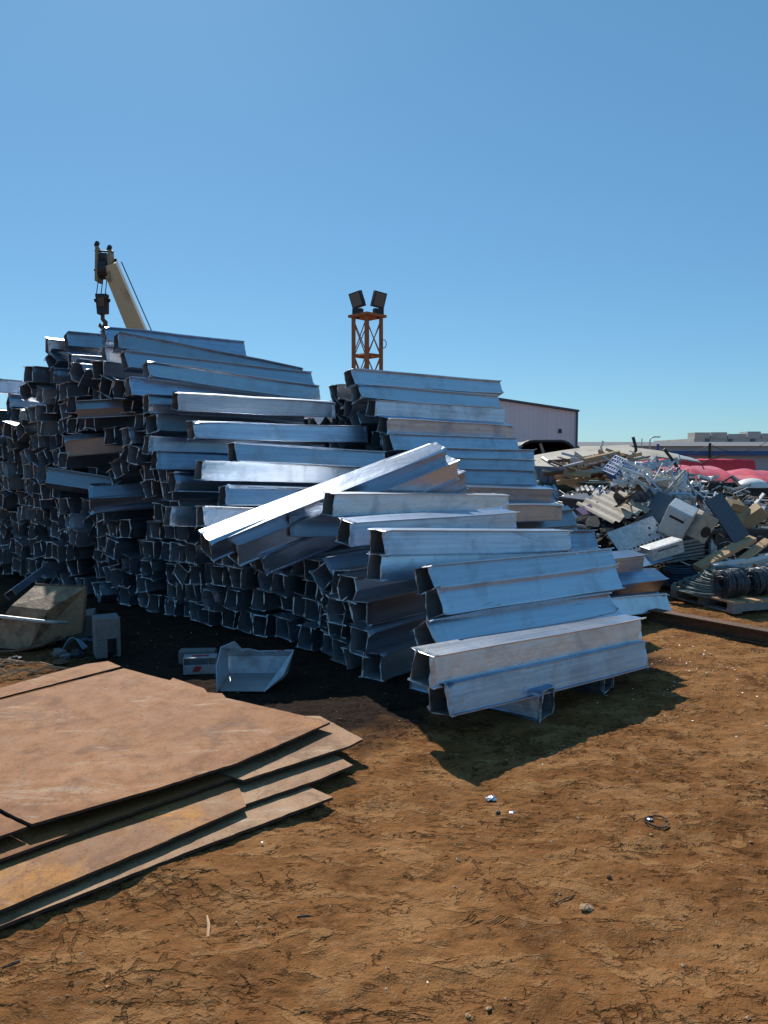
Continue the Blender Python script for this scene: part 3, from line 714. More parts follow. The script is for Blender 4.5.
# ------------------------------------------------------------------ small litter on the dirt
mb = MB(); r = random.Random(8)
def blob(mb, c, s, r, mi=0):
    vs = [(-1, 0, 0), (1, 0, 0), (0, -1, 0), (0, 1, 0), (0, 0, -.5), (0, 0, .8), (.6, .6, .3), (-.6, .6, .3), (-.6, -.6, .3), (.6, -.6, .3)]
    fs = [(5, 9, 6), (5, 6, 7), (5, 7, 8), (5, 8, 9), (1, 6, 9), (3, 7, 6), (0, 8, 7), (2, 9, 8), (1, 3, 6), (3, 0, 7), (0, 2, 8), (2, 1, 9)]
    an = r.uniform(0, 6.3); ca_, sa_ = math.cos(an), math.sin(an); V = []
    for x, y, z_ in vs:
        x *= s * r.uniform(.7, 1.3); y *= s * r.uniform(.5, 1.0); z_ *= s * r.uniform(.5, .9)
        V.append((c[0] + x * ca_ - y * sa_, c[1] + x * sa_ + y * ca_, c[2] + z_))
    mb.add(V, fs, mi)
for k in range(3600):
    x, y = r.uniform(-3.4, 5.5), 1.6 + 8 * r.random() ** 1.3
    blob(mb, (x, y, gz(x, y) + .001), .003 + .008 * r.random() ** 3, r, 0 if r.random() < .55 else 1)
o = solo("gravel", mb, ['stone', 'dirt'], "fine gravel and clods scattered over the dirt yard", "gravel"); o['kind'] = 'stuff'
mb = MB()
for k in range(260):
    x, y = r.uniform(-2, 4.5), r.uniform(1.8, 7.5)
    if k > 45: p = G(r.gauss(660, 60), r.gauss(660, 22)); x, y = p.x, p.y
    s = r.uniform(.002, .006); an = r.uniform(0, 3); zz = gz(x, y) + .006
    mb.add([(x + s * math.cos(an + q) * (1 + .6 * r.random()), y + s * math.sin(an + q) * (1 + .6 * r.random()), zz + r.uniform(-.002, .004)) for q in (0, 1.5, 3.1, 4.6)], [(0, 1, 2, 3)])
o = solo("metal_flakes", mb, ['flake'], "tiny white metal flakes sprinkled over the dirt", "litter"); o['kind'] = 'stuff'
def crumple(name, px, py, s, mats, label, cat, seed, flat=.5):
    r = random.Random(seed); c = G(px, py); c.z = gz(c.x, c.y); mb = MB(); rows = []
    def fn(a, b):
        th, ph = a * 2 * math.pi, (b - .5) * math.pi
        k = s * (0.75 + .5 * random.Random(int(a * 12) % 12 * 31 + int(b * 6) * 7 + seed).random())
        return c + Vector((k * math.cos(th) * math.cos(ph), k * .8 * math.sin(th) * math.cos(ph), s * flat * .8 + k * flat * math.sin(ph)))
    mb.grid(fn, 12, 6); return solo(name, mb, mats, label, cat)
crumple("crushed_can", 491, 797, .026, ['foil'], "crumpled silver can scrap on the dirt before the front stack", "litter", 3)
crumple("foil_scrap", 512, 812, .013, ['foil'], "small bright foil scrap right of the crushed can", "litter", 4, .3)
crumple("pebble", 498, 812, .012, ['darksteel'], "small dark pebble between the can and the foil scrap", "stone", 5)
crumple("stone", 586, 909, .024, ['stone'], "flat tan stone in the open dirt in the foreground", "stone", 6, .35)
crumple("stone", 609, 880, .011, ['rust'], "little dark stone above the flat tan stone", "stone", 7, .6)
for k in range(16):
    r = random.Random(200 + k); crumple("debris_bit", r.uniform(2, 150), r.uniform(640, 664), r.uniform(.02, .07), [r.choice(('rust', 'darksteel', 'slate', 'dimconc', 'soot'))], "dark lump of debris on the shaded ground around the steel tub", "debris", 300 + k, r.uniform(.3, .7))
    col.objects[-1]['group'] = "debris lumps around the steel tub"
c = G(656, 825); c.z = gz(c.x, c.y) + .008
mb = MB().tube([c + Vector((.05 * math.cos(a / 14 * 6.283), .05 * math.sin(a / 14 * 6.283), .004 * math.sin(a))) for a in range(14)], .0035, 0, 6)
solo("wire_ring", mb, ['darksteel'], "thin dark wire ring lying on the dirt at right", "wire")
crumple("foil_scrap", 650, 822, .014, ['foil'], "white metal scrap inside the wire ring", "litter", 12, .3)
for (a, b, rr, lab) in (((554, 903), (575, 895), .0022, "dark splinter left of the flat tan stone"), ((297, 918), (314, 916), .004, "short dark stick in the dirt below the plates"),
                  ((208, 935), (207, 915), .005, "pale upright-lying stick in the dirt below the plates"), ((20, 958), (2, 964), .005, "dark stick at the left photo edge")):
    p, q = G(*a), G(*b); p.z = gz(p.x, p.y) + .002; q.z = gz(q.x, q.y) + .002
    solo("stick", MB().tube([p, p.lerp(q, .5) + Vector((.004, .003, .001)), q], [rr, rr * 1.2, rr * .6], 0, 6), ['wood' if 'pale' in lab else 'rust'], lab, "stick")

# ------------------------------------------------------------------ right foreground: steel bar, pallet, coils
p0, p1 = G(600, 611), G(850, 660)
X = frame(p0, p1 - p0); L = (p1 - p0).length
mb = MB(); mb.box((L / 2, 0, .115), (L, .13, .012), 0, X); mb.box((L / 2, 0, .006), (L, .13, .012), 0, X); mb.box((L / 2, 0, .0605), (L, .012, .097), 0, X)
solo("steel_girder", mb, ['rust'], "long rusty steel girder lying on the dirt in front of the pallet", "girder")

pc = G(733, 615); A1 = Vector((-.30, .95, 0)).normalized(); A2 = Vector((.95, .30, 0)).normalized()
Lp, Wp = .95, 1.15
t = thing("pallet", pc, "grey timber pallet carrying wire coils at the right photo edge", "pallet")
PX = Matrix((A2, A1, Vector((0, 0, 1)))).transposed().to_4x4(); PX.translation = pc
for k in range(3):
    part("stringer", MB().box((Wp / 2, .045 + k * (Lp - .09) / 2, .069), (Wp, .08, .082), 0, PX), ['greywood'], t)
for k in range(6):
    part("deck_board", MB().box((.08 + k * (Wp - .16) / 5, Lp / 2, .121), (.16, Lp, .02), 0, PX), ['wood'], t)
for k in range(3):
    part("base_board", MB().box((.06 + k * (Wp - .12) / 2, Lp / 2, .018), (.11, Lp, .018), 0, PX), ['greywood'], t)
def coil(c, axis_, r0, r1, width, n, wr, seed, wob=.08, squash=1.0):
    r = random.Random(seed); a = Vector(axis_).normalized(); e1 = Vector((0, 0, 1)) - a * a.z
    e1 = Vector((1, 0, 0)) if e1.length < .2 else e1.normalized(); e2 = a.cross(e1); mb = MB()
    for k in range(n):
        rr = r.uniform(r0, r1); o = a * r.uniform(-.5, .5) * width; tl = (r.gauss(0, wob), r.gauss(0, wob)); ph = r.uniform(0, 6)
        pts = []
        for j in range(19):
            an = j / 18 * 2 * math.pi + ph; q = rr * (1 + .05 * math.sin(3 * an + k))
            pts.append(c + o + e1 * q * math.cos(an) * squash + e2 * q * math.sin(an) + a * q * (tl[0] * math.cos(an) + tl[1] * math.sin(an)))
        mb.tube(pts, wr, 0, 4, cap=False)
    return mb
zt = .132
for (a, b, lab, sd_) in ((.15, .22, "left of two grey barbed-wire coils on the pallet front", 1), (.53, .22, "right of two grey barbed-wire coils on the pallet front", 2)):
    c = pc + A2 * a + A1 * b; c.z = zt + .150
    mb = coil(c, A2 + A1 * .1, .05, .146, .25, 170, .0034, sd_, .09)
    solo("wire_coil", mb, ['wire'], lab, "wire coil", "barbed wire coils on the pallet" if False else None)
# flattened green-grey hoops piled at the back of the pallet
for k in range(7):
    c = pc + A2 * (.18 + .05 * k) + A1 * (.62 - .012 * k); c.z = zt + .022 + k * .032
    mb = coil(c, (0.15, -.05, 1), .31 - k * .02, .34 - k * .02, .022, 9, .009, 40 + k, .02)
    solo("wire_hoop", mb, ['netgreen'], ["lowest", "second lowest", "third", "fourth", "fifth", "sixth", "topmost"][k] + " grey-green wire hoop of the sagging heap behind the barbed-wire coils", "wire hoop", "grey-green hoops piled on the pallet")
c = G(679, 589); c.z = .135
mb = MB()
for k in range(11):
    for q in range(2):
        rr = .155 + .012 * math.sin(k * 1.7) + q * .018
        mb.tube([c + Vector((rr * math.cos(a / 20 * 6.2832), .85 * rr * math.sin(a / 20 * 6.2832), -.12 + k * .025)) for a in range(21)], .0125, 0, 6, cap=False)
solo("hose_coil", mb, ['ropeblue'], "dark blue coiled hose drum standing left behind the pallet", "hose coil", smooth=True)

# ------------------------------------------------------------------ scrap heap on the right
# lumpy core of small unrecognisable scrap
r = random.Random(21); mb = MB()
def heap_h(x, y):
    s = max(0, 1 - ((x - 4.3) / 2.7) ** 2) ** .6 * max(0, min(1, (y - 8.6) / 3.0)) * max(0, min(1, (15.5 - y) / 2))
    return min(s * (1.15 + .14 * math.sin(x * 3 + y)), .5 + max(0, (x / y - .295) * 12) + max(0, min(.32, (y - 11) * .25)), 1.6 - .024 * y)
def hp(a, b):
    x, y = 1.5 + 6 * a, 8.4 + 7.6 * b; return (x + r.uniform(-.12, .12), y + r.uniform(-.12, .12), heap_h(x, y) + r.uniform(-.10, .06) - .03)
mb.grid(hp, 36, 40, 5)
for k in range(1500):
    x, y = r.uniform(2.0, 6.9), r.uniform(8.7, 14.5); h = heap_h(x, y)
    if h < .05: continue
    c = Vector((x, y, h + r.uniform(-.05, .12))); X = Matrix.Translation(c) @ Matrix.Rotation(r.uniform(0, 6.3), 4, 'Z') @ Matrix.Rotation(r.gauss(0, .5), 4, 'X') @ Matrix.Rotation(r.gauss(0, .4), 4, 'Y')
    mi = r.choice((0, 0, 1, 2, 3, 4, 5))
    if r.random() < .5: mb.box((0, 0, 0), (r.uniform(.05, .3), r.uniform(.02, .12), r.uniform(.003, .05)), mi, X)
    else: mb.tube([X @ Vector((-r.uniform(.05, .35), 0, 0)), X @ Vector((0, r.uniform(-.04, .04), r.uniform(0, .05))), X @ Vector((r.uniform(.05, .35), 0, 0))], r.uniform(.004, .014), mi, 5)
o = solo("scrap_heap", mb, ['galv', 'rust', 'beige', 'white', 'slate', 'soot'], "tangled small metal scrap making up the heap at right", "scrap"); o['kind'] = 'stuff'

def panel(name, c, sx, sy, th, rz, rx, ry, mats, label, cat, bend=0.0):
    X = TR(c, rz, rx, ry); mb = MB()
    mb.grid(lambda a, b: ((a - .5) * sx, (b - .5) * sy, bend * math.sin(a * math.pi) + .3 * bend * math.sin(b * 5)), 10, 6, 0, X)
    return solo(name, mb, mats, label, cat, solid=th)
# corrugated pale sheet
X = TR(at(632, 508, 9.7), 16, 13, -9)
mb = MB().grid(lambda a, b: ((a - .5) * 1.15, (b - .5) * .85, .022 * math.sin(a * 2 * math.pi * 9) + .10 * math.sin(a * 3.1 + .3)), 108, 6, 0, X)
solo("corrugated_sheet", mb, ['beige'], "bent pale beige corrugated sheet in the middle of the scrap heap", "metal sheet", solid=.004)
# perforated tray
c = at(638, 536, 8.9); X = TR(c, 24, 52, -14)
t = thing("perforated_tray", c, "grey perforated metal cable tray with a row of holes below the corrugated sheet", "metal tray")
mb = MB(); nx_, ny_ = 12, 4; Lx, Ly = .74, .34
for i in range(nx_):
    for j in range(ny_):
        x0, x1 = (i / nx_ - .5) * Lx, ((i + 1) / nx_ - .5) * Lx; y0, y1 = (j / ny_ - .5) * Ly, ((j + 1) / ny_ - .5) * Ly
        hole = (j == 0) or (i > 7 and j in (1, 2) and (i + j) % 2)
        if not hole: mb.add([(x0, y0, 0), (x1, y0, 0), (x1, y1, 0), (x0, y1, 0)], [(0, 1, 2, 3)], 0, X)
        else:
            cx_, cy_, rr = (x0 + x1) / 2, (y0 + y1) / 2, min(x1 - x0, y1 - y0) * .3
            ou = [(x0, y0), (cx_, y0), (x1, y0), (x1, cy_), (x1, y1), (cx_, y1), (x0, y1), (x0, cy_)]
            ii = [(cx_ + rr * math.cos(a), cy_ + rr * math.sin(a)) for a in [R(225 + 45 * k) for k in range(8)]]
            mb.add([(*p, 0) for p in ou + ii], [(k, (k + 1) % 8, 8 + (k + 1) % 8, 8 + k) for k in range(8)], 0, X)
part("perforated_floor", mb, ['galv'], t, solid=.004)
mb = MB(); mb.box((0, Ly / 2 + .003, -.035), (Lx, .005, .08), 0, X); mb.box((0, -Ly / 2 - .003, -.035), (Lx, .005, .08), 0, X)
part("side_flange", mb, ['galv'], t)
# enclosures
def enclosure(px, py, d, s, rot, mats, label, hole=False):
    c = at(px, py, d); X = TR(c, *rot); t = thing("metal_enclosure", c, label, "metal box")
    mb = MB().box((0, 0, 0), s, 0, X); o = part("case", mb, mats, t); b = o.modifiers.new("soft", 'BEVEL'); b.width = .006; b.segments = 2
    mb = MB().box((0, -s[1] / 2 - .006, 0), (s[0] * .94, .012, s[2] * .94), 0, X); part("cover", mb, mats, t)
    if hole:
        mb = MB().tube([X @ Vector((s[0] * .18, -s[1] / 2 - .011, -s[2] * .1)), X @ Vector((s[0] * .18, -s[1] / 2 - .016, -s[2] * .1))], s[2] * .2, 0, 16); part("round_hole", mb, ['black'], t)
    else:
        part("slot", MB().box((0, -s[1] / 2 - .0135, s[2] * .2), (s[0] * .6, .004, s[2] * .08), 0, X), ['darksteel'], t)
enclosure(678, 520, 8.9, (.30, .22, .40), (-32, 24, 26), ['white'], "white metal equipment box tipped up left of the one with a round hole")
enclosure(698, 525, 8.9, (.24, .24, .34), (18, 14, 26), ['beige'], "beige metal equipment box with a round hole in its front", True)
enclosure(662, 549, 8.5, (.44, .2, .15), (14, 4, -14), ['galv'], "long silver metal box lying below the white equipment box")
panel("metal_sheet", at(640, 563, 8.35), .85, .14, .006, 20, 30, -10, ['lightblue'], "narrow pale blue metal strip under the long silver box", "metal sheet")
panel("dark_panel", at(660, 514, 9.3), .34, .5, .02, -20, 70, 30, ['slate'], "dark grey curved panel left of the white equipment box", "panel", .05)
# slate slab leaning
c = at(727, 518, 9.2); mb = MB().box((0, 0, 0), (.25, .035, .62), 0, TR(c, 16, -24, -24))
solo("slate_panel", mb, ['slate'], "dark slate-blue flat panel leaning at right of the equipment boxes", "panel")
# low dark wall of a steel bin
p0 = at(684, 548, 9.6); c = Vector((p0.x + .9, p0.y + .2, 0)); X = TR(c, 8)
mb = MB(); mb.box((0, 0, .3), (1.9, .05, .6), 0, X)
for k in range(5): mb.box((-.9 + .45 * k, -.04, .3), (.05, .035, .58), 0, X)
mb.box((0, -.015, .62), (1.92, .1, .05), 0, X); mb.box((-.93, .45, .3), (.05, .86, .598), 0, X); mb.box((.93, .45, .3), (.05, .86, .598), 0, X); mb.box((0, .9, .3), (1.9, .05, .6), 0, X)
solo("steel_bin", mb, ['darksteel'], "low dark steel bin wall behind the timber planks", "bin")
# black container with white domed bag
p0 = at(700, 505, 12.5); X = TR((p0.x + 2.0, p0.y + .5, 0), 4); mb = MB()
mb.box((0, 0, .55), (4.2, .08, 1.1), 0, X); mb.box((-2.06, .8, .55), (.08, 1.5, 1.098), 0, X); mb.box((2.06, .8, .55), (.08, 1.5, 1.098), 0, X); mb.box((0, 1.58, .55), (4.2, .08, 1.1), 0, X)
for k in range(9): mb.box((-2 + .5 * k, -.06, .55), (.07, .05, 1.06), 0, X)
solo("black_skip", mb, ['black'], "black open steel skip in front of the red tarpaulin", "skip")
c = at(752, 484, 13.0); mb = MB()
mb.grid(lambda a, b: c + Vector((.28 * math.cos(a * 6.2832) * math.sin(b * 1.57 + .02), .25 * math.sin(a * 6.2832) * math.sin(b * 1.57 + .02), .16 * math.cos(b * 1.57) - .06)), 18, 7)
solo("white_bag", mb, ['white'], "small white domed bag on the black skip", "bag", smooth=True)
# black ridge cover
a_, b_, c_ = at(712, 489, 12.6), at(731, 477, 12.9), at(742, 488, 12.6)
mb = MB(); dv = Vector((.5, 1.0, 0)); mb.add([a_, b_, b_ + dv, a_ + dv, c_, c_ + dv], [(0, 1, 2, 3), (1, 4, 5, 2)])
solo("folded_panel", mb, ['black'], "black folded panel forming a small ridge before the red tarpaulin", "panel", solid=.03)
# tan cardboard / foam pieces
for (px, py, s, rot, lab) in ((738, 513, (.36, .3, .05), (20, 50, -30), "flat tan cardboard piece right of the slate panel"), (752, 516, (.34, .26, .16), (-24, 20, -38), "torn tan cardboard box at the right photo edge"),
                         (708, 538, (.25, .2, .03), (40, 35, 24), "small tan board wedged left of the slate panel"), (735, 505, (.2, .16, .1), (10, 30, 12), "crumpled pale cardboard lump behind the flat tan cardboard")):
    mb = MB().box((0, 0, 0), s, 0, TR(at(px, py, 9.9), *rot), taper=(.9, .82)); solo("cardboard_piece", mb, ['card'], lab, "cardboard")
# planks and profiles in front of the bin
for (a, b, s, mt, lab) in (((697, 568), (752, 538), (.13, .05), 'wood', "broad pale timber plank leaning up to the right before the dark bin"), ((722, 575), (768, 540), (.10, .03), 'wood', "second pale timber plank right of the broad one"),
                       ((712, 566), (800, 553), (.06, .05), 'white', "white plastic profile lying across behind the wire coils"), ((735, 572), (800, 548), (.07, .03), 'beige', "beige strip at the right photo edge above the wire coils"),
                       ((728, 570), (790, 566), (.12, .1), 'alu', "silver metal box profile right behind the wire coils")):
    P, Q = at(a[0], a[1], 8.75), at(b[0], b[1], 9.15); X = frame(P, Q - P, R(14)); L = (Q - P).length
    mb = MB().box((L / 2, 0, 0), (L, *s), 0, X); solo("plank" if mt == 'wood' else "profile_strip", mb, [mt], lab, "plank" if mt == 'wood' else "metal strip")
mb = MB()
for k in range(6):
    P, Q = at(664, 562 - k * 3.2, 9.0 + .04 * k), at(702, 556 - k * 3.4, 9.2 + .04 * k); X = frame(P, Q - P); mb.box(((Q - P).length / 2, 0, 0), ((Q - P).length, .09, .02), 0, X)
solo("board_stack", mb, ['greywood'], "stack of thin weathered boards above the blue hose coil", "boards")
P = at(766, 582, 8.2); mb = MB().box((0, 0, 0), (.3, .3, .24), 0, TR(P, 30, 20, 20)); solo("rusty_box", mb, ['rust'], "rusty brown box cut by the right photo edge beside the coils", "metal box")
# navy tub body
a0 = at(628, 492, 11.0); X = TR((a0.x, a0.y, a0.z - .22), 10, 0, -6); mb = MB()
mb.box((0, 0, 0), (1.5, .8, .40), 0, X, taper=(1.12, 1.15)); mb.box((0, 0, .215), (1.74, .96, .03), 0, X)
solo("navy_tank", mb, ['navy'], "dark navy tank lying behind the corrugated sheet", "tank")
panel("purple_strip", at(602, 505, 9.8), .75, .16, .02, 22, 30, -14, ['purple'], "mauve metal strip left of the corrugated sheet", "metal strip")
# blue crates
def crate(px, py, d, s, rot, mt, label):
    X = TR(at(px, py, d), *rot); mb = MB(); n = 5
    for side in range(4):
        for k in range(n + 1):
            f = (k / n - .5)
            if side < 2:
                y = (-.5 if side == 0 else .5) * s[1]; mb.box((f * s[0], y, 0), (.022, .012, s[2]), 0, X)
                mb.box((0, y * 1.03, f * s[2]), (s[0], .012, .02), 0, X)
            else:
                x = (-.5 if side == 2 else .5) * s[0]; mb.box((x, f * s[1] * .96, 0), (.012, .02, s[2] * .98), 0, X)
                mb.box((x * 1.03, 0, f * s[2]), (.012, s[1], .018), 0, X)
    mb.box((0, 0, -s[2] / 2), (s[0] * .98, s[1] * .98, .012), 0, X)
    solo("lattice_crate", mb, [mt], label, "crate")
crate(621, 472, 11.5, (.34, .3, .30), (30, 18, 38), 'plastblue', "tilted blue lattice plastic crate on top of the scrap heap")
crate(633, 473, 11.2, (.20, .3, .32), (10, 4, 3), 'lightblue', "pale blue lattice crate right of the tilted blue one")
# tangled aluminium strips: individually built
r = random.Random(77)
for k in range(150):
    px, py = r.gauss(0, 1), r.gauss(0, 1); px, py = 662 + 19 * px, 491 + 7 * py + 7 * px; py = max(py, 472 if px < 688 else 490); d = r.uniform(9.7, 10.9)
    c = at(px, py, d); an = r.choice((R(-38), R(-38), R(-20), R(20), R(60))) + r.gauss(0, .3); L = r.uniform(.3, .75); up = -math.sin(an) * L * .75
    dx = Vector((abs(math.cos(an)) * L * .5, r.uniform(-.2, .2), math.sin(an) * L * .5))
    X = frame(c - dx, dx, r.uniform(0, 3)); mb = MB(); ln = dx.length * 2
    ww = r.uniform(.010, .034)
    mb.box((ln * .25, 0, 0), (ln * .5, ww, .008), 0, X); mb.box((ln * .75, 0, .01), (ln * .5, ww, .008), 0, X); mb.box((ln / 2, ww / 2, .012), (ln, .006, .026), 0, X)
    solo("metal_strip", mb, [r.choice(('alu', 'white', 'white', 'galv'))], "thin silvery metal strip in the tangle before the red tarpaulin", "metal strip", "silvery strips tangled on the heap")
for k in range(64):
    px, py = r.gauss(603, 24), r.gauss(467, 8); d = r.uniform(12.3, 13.9)
    c = at(px, py, d); an = r.uniform(-.9, .5); L = r.uniform(.3, .9); dx = Vector((math.cos(an) * L / 2, r.uniform(-.2, .2), math.sin(an) * L * .3))
    X = frame(c - dx, dx, r.uniform(0, 3)); ln = dx.length * 2
    mb = MB().box((ln / 2, 0, 0), (ln, r.uniform(.03, .12), r.uniform(.01, .05)), 0, X)
    solo("scrap_plank", mb, [r.choice(('beige', 'wood', 'galv', 'rust'))], "splintered beige strip among those heaped before the lilac warehouse", "scrap strip", "beige strips heaped before the warehouse")
for k in range(46):
    px, py = r.gauss(645, 32), r.gauss(502, 15); py = max(py, 482 if px < 686 else 502); d = r.uniform(9.4, 11.4)
    c = at(px, min(py, 548), d); c.z = max(.1, min(c.z, 1.35)); X = TR(c, r.uniform(0, 360), r.gauss(0, 35), r.gauss(0, 35)); sx, sy = r.uniform(.12, .42), r.uniform(.08, .24); b0, b1_, ph = r.uniform(-.1, .1), r.uniform(-.06, .06), r.uniform(0, 6)
    mb = MB().grid(lambda a, b: ((a - .5) * sx, (b - .5) * sy * (1 + .3 * math.sin(a * 7 + ph)), b0 * math.sin(a * 4 + ph) + b1_ * math.sin(b * 6 + a * 3 + ph) + .02 * (int(a * 8) % 2)), 8, 5, 0, X)
    solo("crumpled_sheet", mb, [r.choice(('alu', 'galv', 'white', 'beige', 'slate', 'rust'))], "crumpled piece of sheet metal lodged in the heap under the silvery strips", "sheet scrap", "crumpled sheet pieces in the heap", solid=.003)
for k in range(34):
    px, py = r.gauss(655, 32), r.gauss(488, 14); c = at(px, py, r.uniform(9.6, 11.5)); pts = [c]
    for q in range(6): pts.append(pts[-1] + Vector((r.gauss(.05, .09), r.gauss(0, .06), r.gauss(0, .07))))
    solo("loose_wire", MB().tube(pts, r.uniform(.003, .008), 0, 5, cap=False), [r.choice(('wire', 'alu', 'rust', 'white', 'ropeblue'))], "loose bent wire straggling over the scrap heap", "wire", "loose wires on the heap", smooth=True)
# big beige sheets at the back of the heap
panel("beige_sheet", at(585, 459, 15.0), 2.4, 1.3, .03, 6, 14, -7, ['beige'], "large flat beige sheet on the heap in front of the lilac warehouse", "metal sheet", .06)
panel("beige_sheet", at(628, 453, 15.6), 1.9, 1.0, .03, -8, 10, 4, ['beige'], "dusty beige sheet right of the large flat one on the heap", "metal sheet", .05)
panel("grey_sheet", at(655, 456, 16), 1.6, .9, .03, 12, 12, 3, ['galv'], "grey sheet on the heap below the street lamp", "metal sheet", .05)
for (pts, rr, mt, lab) in (([(643, 452, 13.5), (646, 446, 13.5), (642, 437, 13.5)] if False else [(632, 456, 13.5), (636, 450, 13.5), (635.5, 446, 13.5), (633, 437, 13.5)], .028, 'darksteel', "dark bent rod sticking up from the heap left of the street lamp"),
                       ([(682, 474, 11), (671, 458, 11), (664, 449, 11)], .022, 'black', "thin black rod leaning left before the red tarpaulin"),
                       ([(603, 455, 13.8), (601, 447, 13.8), (603, 441, 13.8)], .02, 'galv', "short forked grey rod on the heap, left of the bent dark rod"),
                       ([(606, 449, 13.8), (618, 453, 13.8), (634, 457, 13.8)], .018, 'rust', "thin rusty rod lying along the heap crest"),
                       ([(543, 458, 13.6), (551, 463, 13.2), (560, 467, 13)], .04, 'galv', "grey curved bar at the left of the heap above the ribbed skip")):
    solo("scrap_rod", MB().tube([at(*p) for p in pts], rr, 0, 6), [mt], lab, "rod")

# skips at the left of the heap
p0, p1 = at(538, 483, 14), at(580, 483, 14); w_ = (p1 - p0).length
mb = MB(); z0, z1 = at(555, 487, 14).z, at(555, 468, 14).z
mb.prism([Vector((p0.x + .18, 14, z0)), Vector((p1.x, 14, z0)), Vector((p1.x, 14, z1)), Vector((p0.x - .08, 14, z1 + .04)), Vector((p0.x, 14, z1 - .2))], (0, 1.4, 0))
for k in range(7): mb.box((p0.x + .22 + k * .095, 13.98, (z0 + z1) / 2 - .02), (.035, .05, z1 - z0 - .08))
solo("ribbed_skip", mb, ['ribblue'], "blue-grey ribbed steel tub standing on the green container", "skip")
zg = at(560, 482.6, 14).z
mb = MB(); xa, xb = at(500, 490, 14).x, at(618, 490, 14).x
mb.box(((xa + xb) / 2, 14.7, zg / 2), (xb - xa, 1.7, zg)); mb.box(((xa + xb) / 2, 13.83, zg - .06), (xb - xa + .04, .05, .08))
for k in range(7): mb.box((xa + .1 + k * (xb - xa - .2) / 6, 13.815, zg / 2 - .06), (.08, .06, zg - .16))
solo("green_container", mb, ['green'], "dark green steel container behind the rear stack", "container")
# arched dark canopy truck body
p0, p1 = at(516, 470, 22), at(576, 470, 22); zt_ = at(545, 441, 22).z
cx_, hw = (p0.x + p1.x) / 2, (p1.x - p0.x) / 2
t = thing("canopy_trailer", (cx_, 23, 0), "dark trailer with rounded canopy frame in front of the lilac warehouse", "trailer")
def arch(x, z_lo, top, r_=.5):
    pts = [(x - hw, z_lo)] + [(x - hw + r_ - r_ * math.cos(a), top - r_ + r_ * math.sin(a)) for a in [R(k * 15) for k in range(7)]]
    return pts + [(2 * x - a, b) for a, b in reversed(pts)]
ar = arch(cx_, .9, zt_)
mb = MB(); n = len(ar)
vs = [(a, 22.03, b) for a, b in ar] + [(a, 26, b) for a, b in ar]
mb.add(vs, [(i, i + 1, n + i + 1, n + i) for i in range(n - 1)] + [tuple(range(n, 2 * n))]); part("canopy", mb, ['black'], t, solid=.03)
part("hoop_frame", MB().tube([(a, 22, b) for a, b in ar], .05, 0, 6), ['darksteel'], t)
part("brace", MB().tube([(cx_ - .05, 22.3, .9), (cx_ + .02, 22.3, zt_ - .45), (cx_ - .12, 22.3, zt_ - .06)], .05, 0, 6), ['galv'], t)
part("bed", MB().box((cx_, 24, .75), (hw * 2, 4, .3)), ['navy'], t)
for s in (-1, 1):
    for yy in (22.9, 25.2): part("wheel", MB().tube([(cx_ + s * (hw - .22), yy, .42), (cx_ + s * (hw - .02), yy, .42)], .42, 0, 18), ['black'], t)
mb = MB(); xa, xb = at(513, 460, 21).x, at(523, 460, 21).x
for k in range(5): mb.box((xa + (xb - xa) * k / 4, 21.1, 1.15), (.04, .06, 1.3))
mb.box(((xa + xb) / 2, 21.06, 1.1), (xb - xa, .03, 1.1))
solo("blue_drum_rack", mb, ['bluetrim'], "blue ribbed panel left of the canopy trailer", "panel")

# ------------------------------------------------------------------ background
D = 55
xr = at(576, 440, D).x; ze = at(576, 412, D).z; zl = at(497, 400, D).z; xl0 = at(497, 400, D).x
sl = (zl - ze) / (xr - xl0); xm = at(440, 380, D).x; zr = ze + sl * (xr - xm); xl = 2 * xm - xr
t = thing("warehouse", (xm, D, 0), "pale lilac ribbed warehouse with dark roof trim behind the rear stack", "warehouse")
mb = MB(); mb.prism([(xl, D, -.2), (xr, D, -.2), (xr, D, ze), (xm, D, zr), (xl, D, ze)], (0, 40, 0)); part("wall", mb, ['clad'], t)
mb = MB()
for s, xe in ((-1, xl), (1, xr)):
    n_ = Vector((xe - xm, 0, ze - zr)); mb.prism([(xm, D - .25, zr + .03), (xe + s * .15, D - .25, ze + .03 - .15 * sl), (xe + s * .15, D - .25, ze + .17 - .15 * sl), (xm, D - .25, zr + .17)], (0, 40.5, 0))
part("roof", mb, ['slate'], t)
mb = MB(); mb.box((xr + .03, D - .03, ze / 2), (.12, .25, ze)); part("corner_trim", mb, ['slate'], t)
cv = at(560, 431, D - .05); part("wall_vent", MB().box(cv, (.22, .1, .3)), ['black'], t)

# long low far shed
def slab(name, x0, x1, ytop, ybot, d, depth, mats, label, cat, extra=None):
    a, b = at(x0, ytop, d), at(x1, ytop, d); t = thing(name, ((a.x + b.x) / 2, d, 0), label, cat)
    part("wall", MB().box(((a.x + b.x) / 2, d + depth / 2, a.z / 2 - .2), (b.x - a.x, depth, a.z + .4)), [mats[0]], t)
    return t, a, b
t, a, b = slab("long_shed", 500, 1000, 446, 470, 110, 30, ['farwall'], "long pale grey shed stretching along the horizon at right", "shed")
mb = MB(); mb.prism([(a.x - 1, 109.5, a.z), (a.x - 1, 125, a.z + .9), (a.x - 1, 140, a.z)], (b.x - a.x + 2, 0, 0)); part("roof", mb, ['farroof'], t)
t, a, b = slab("concrete_building", 694, 900, 438.5, 470, 170, 25, ['farconc'], "grey concrete building with block-like upper storey on the horizon at the right", "building")
r = random.Random(3); x = a.x
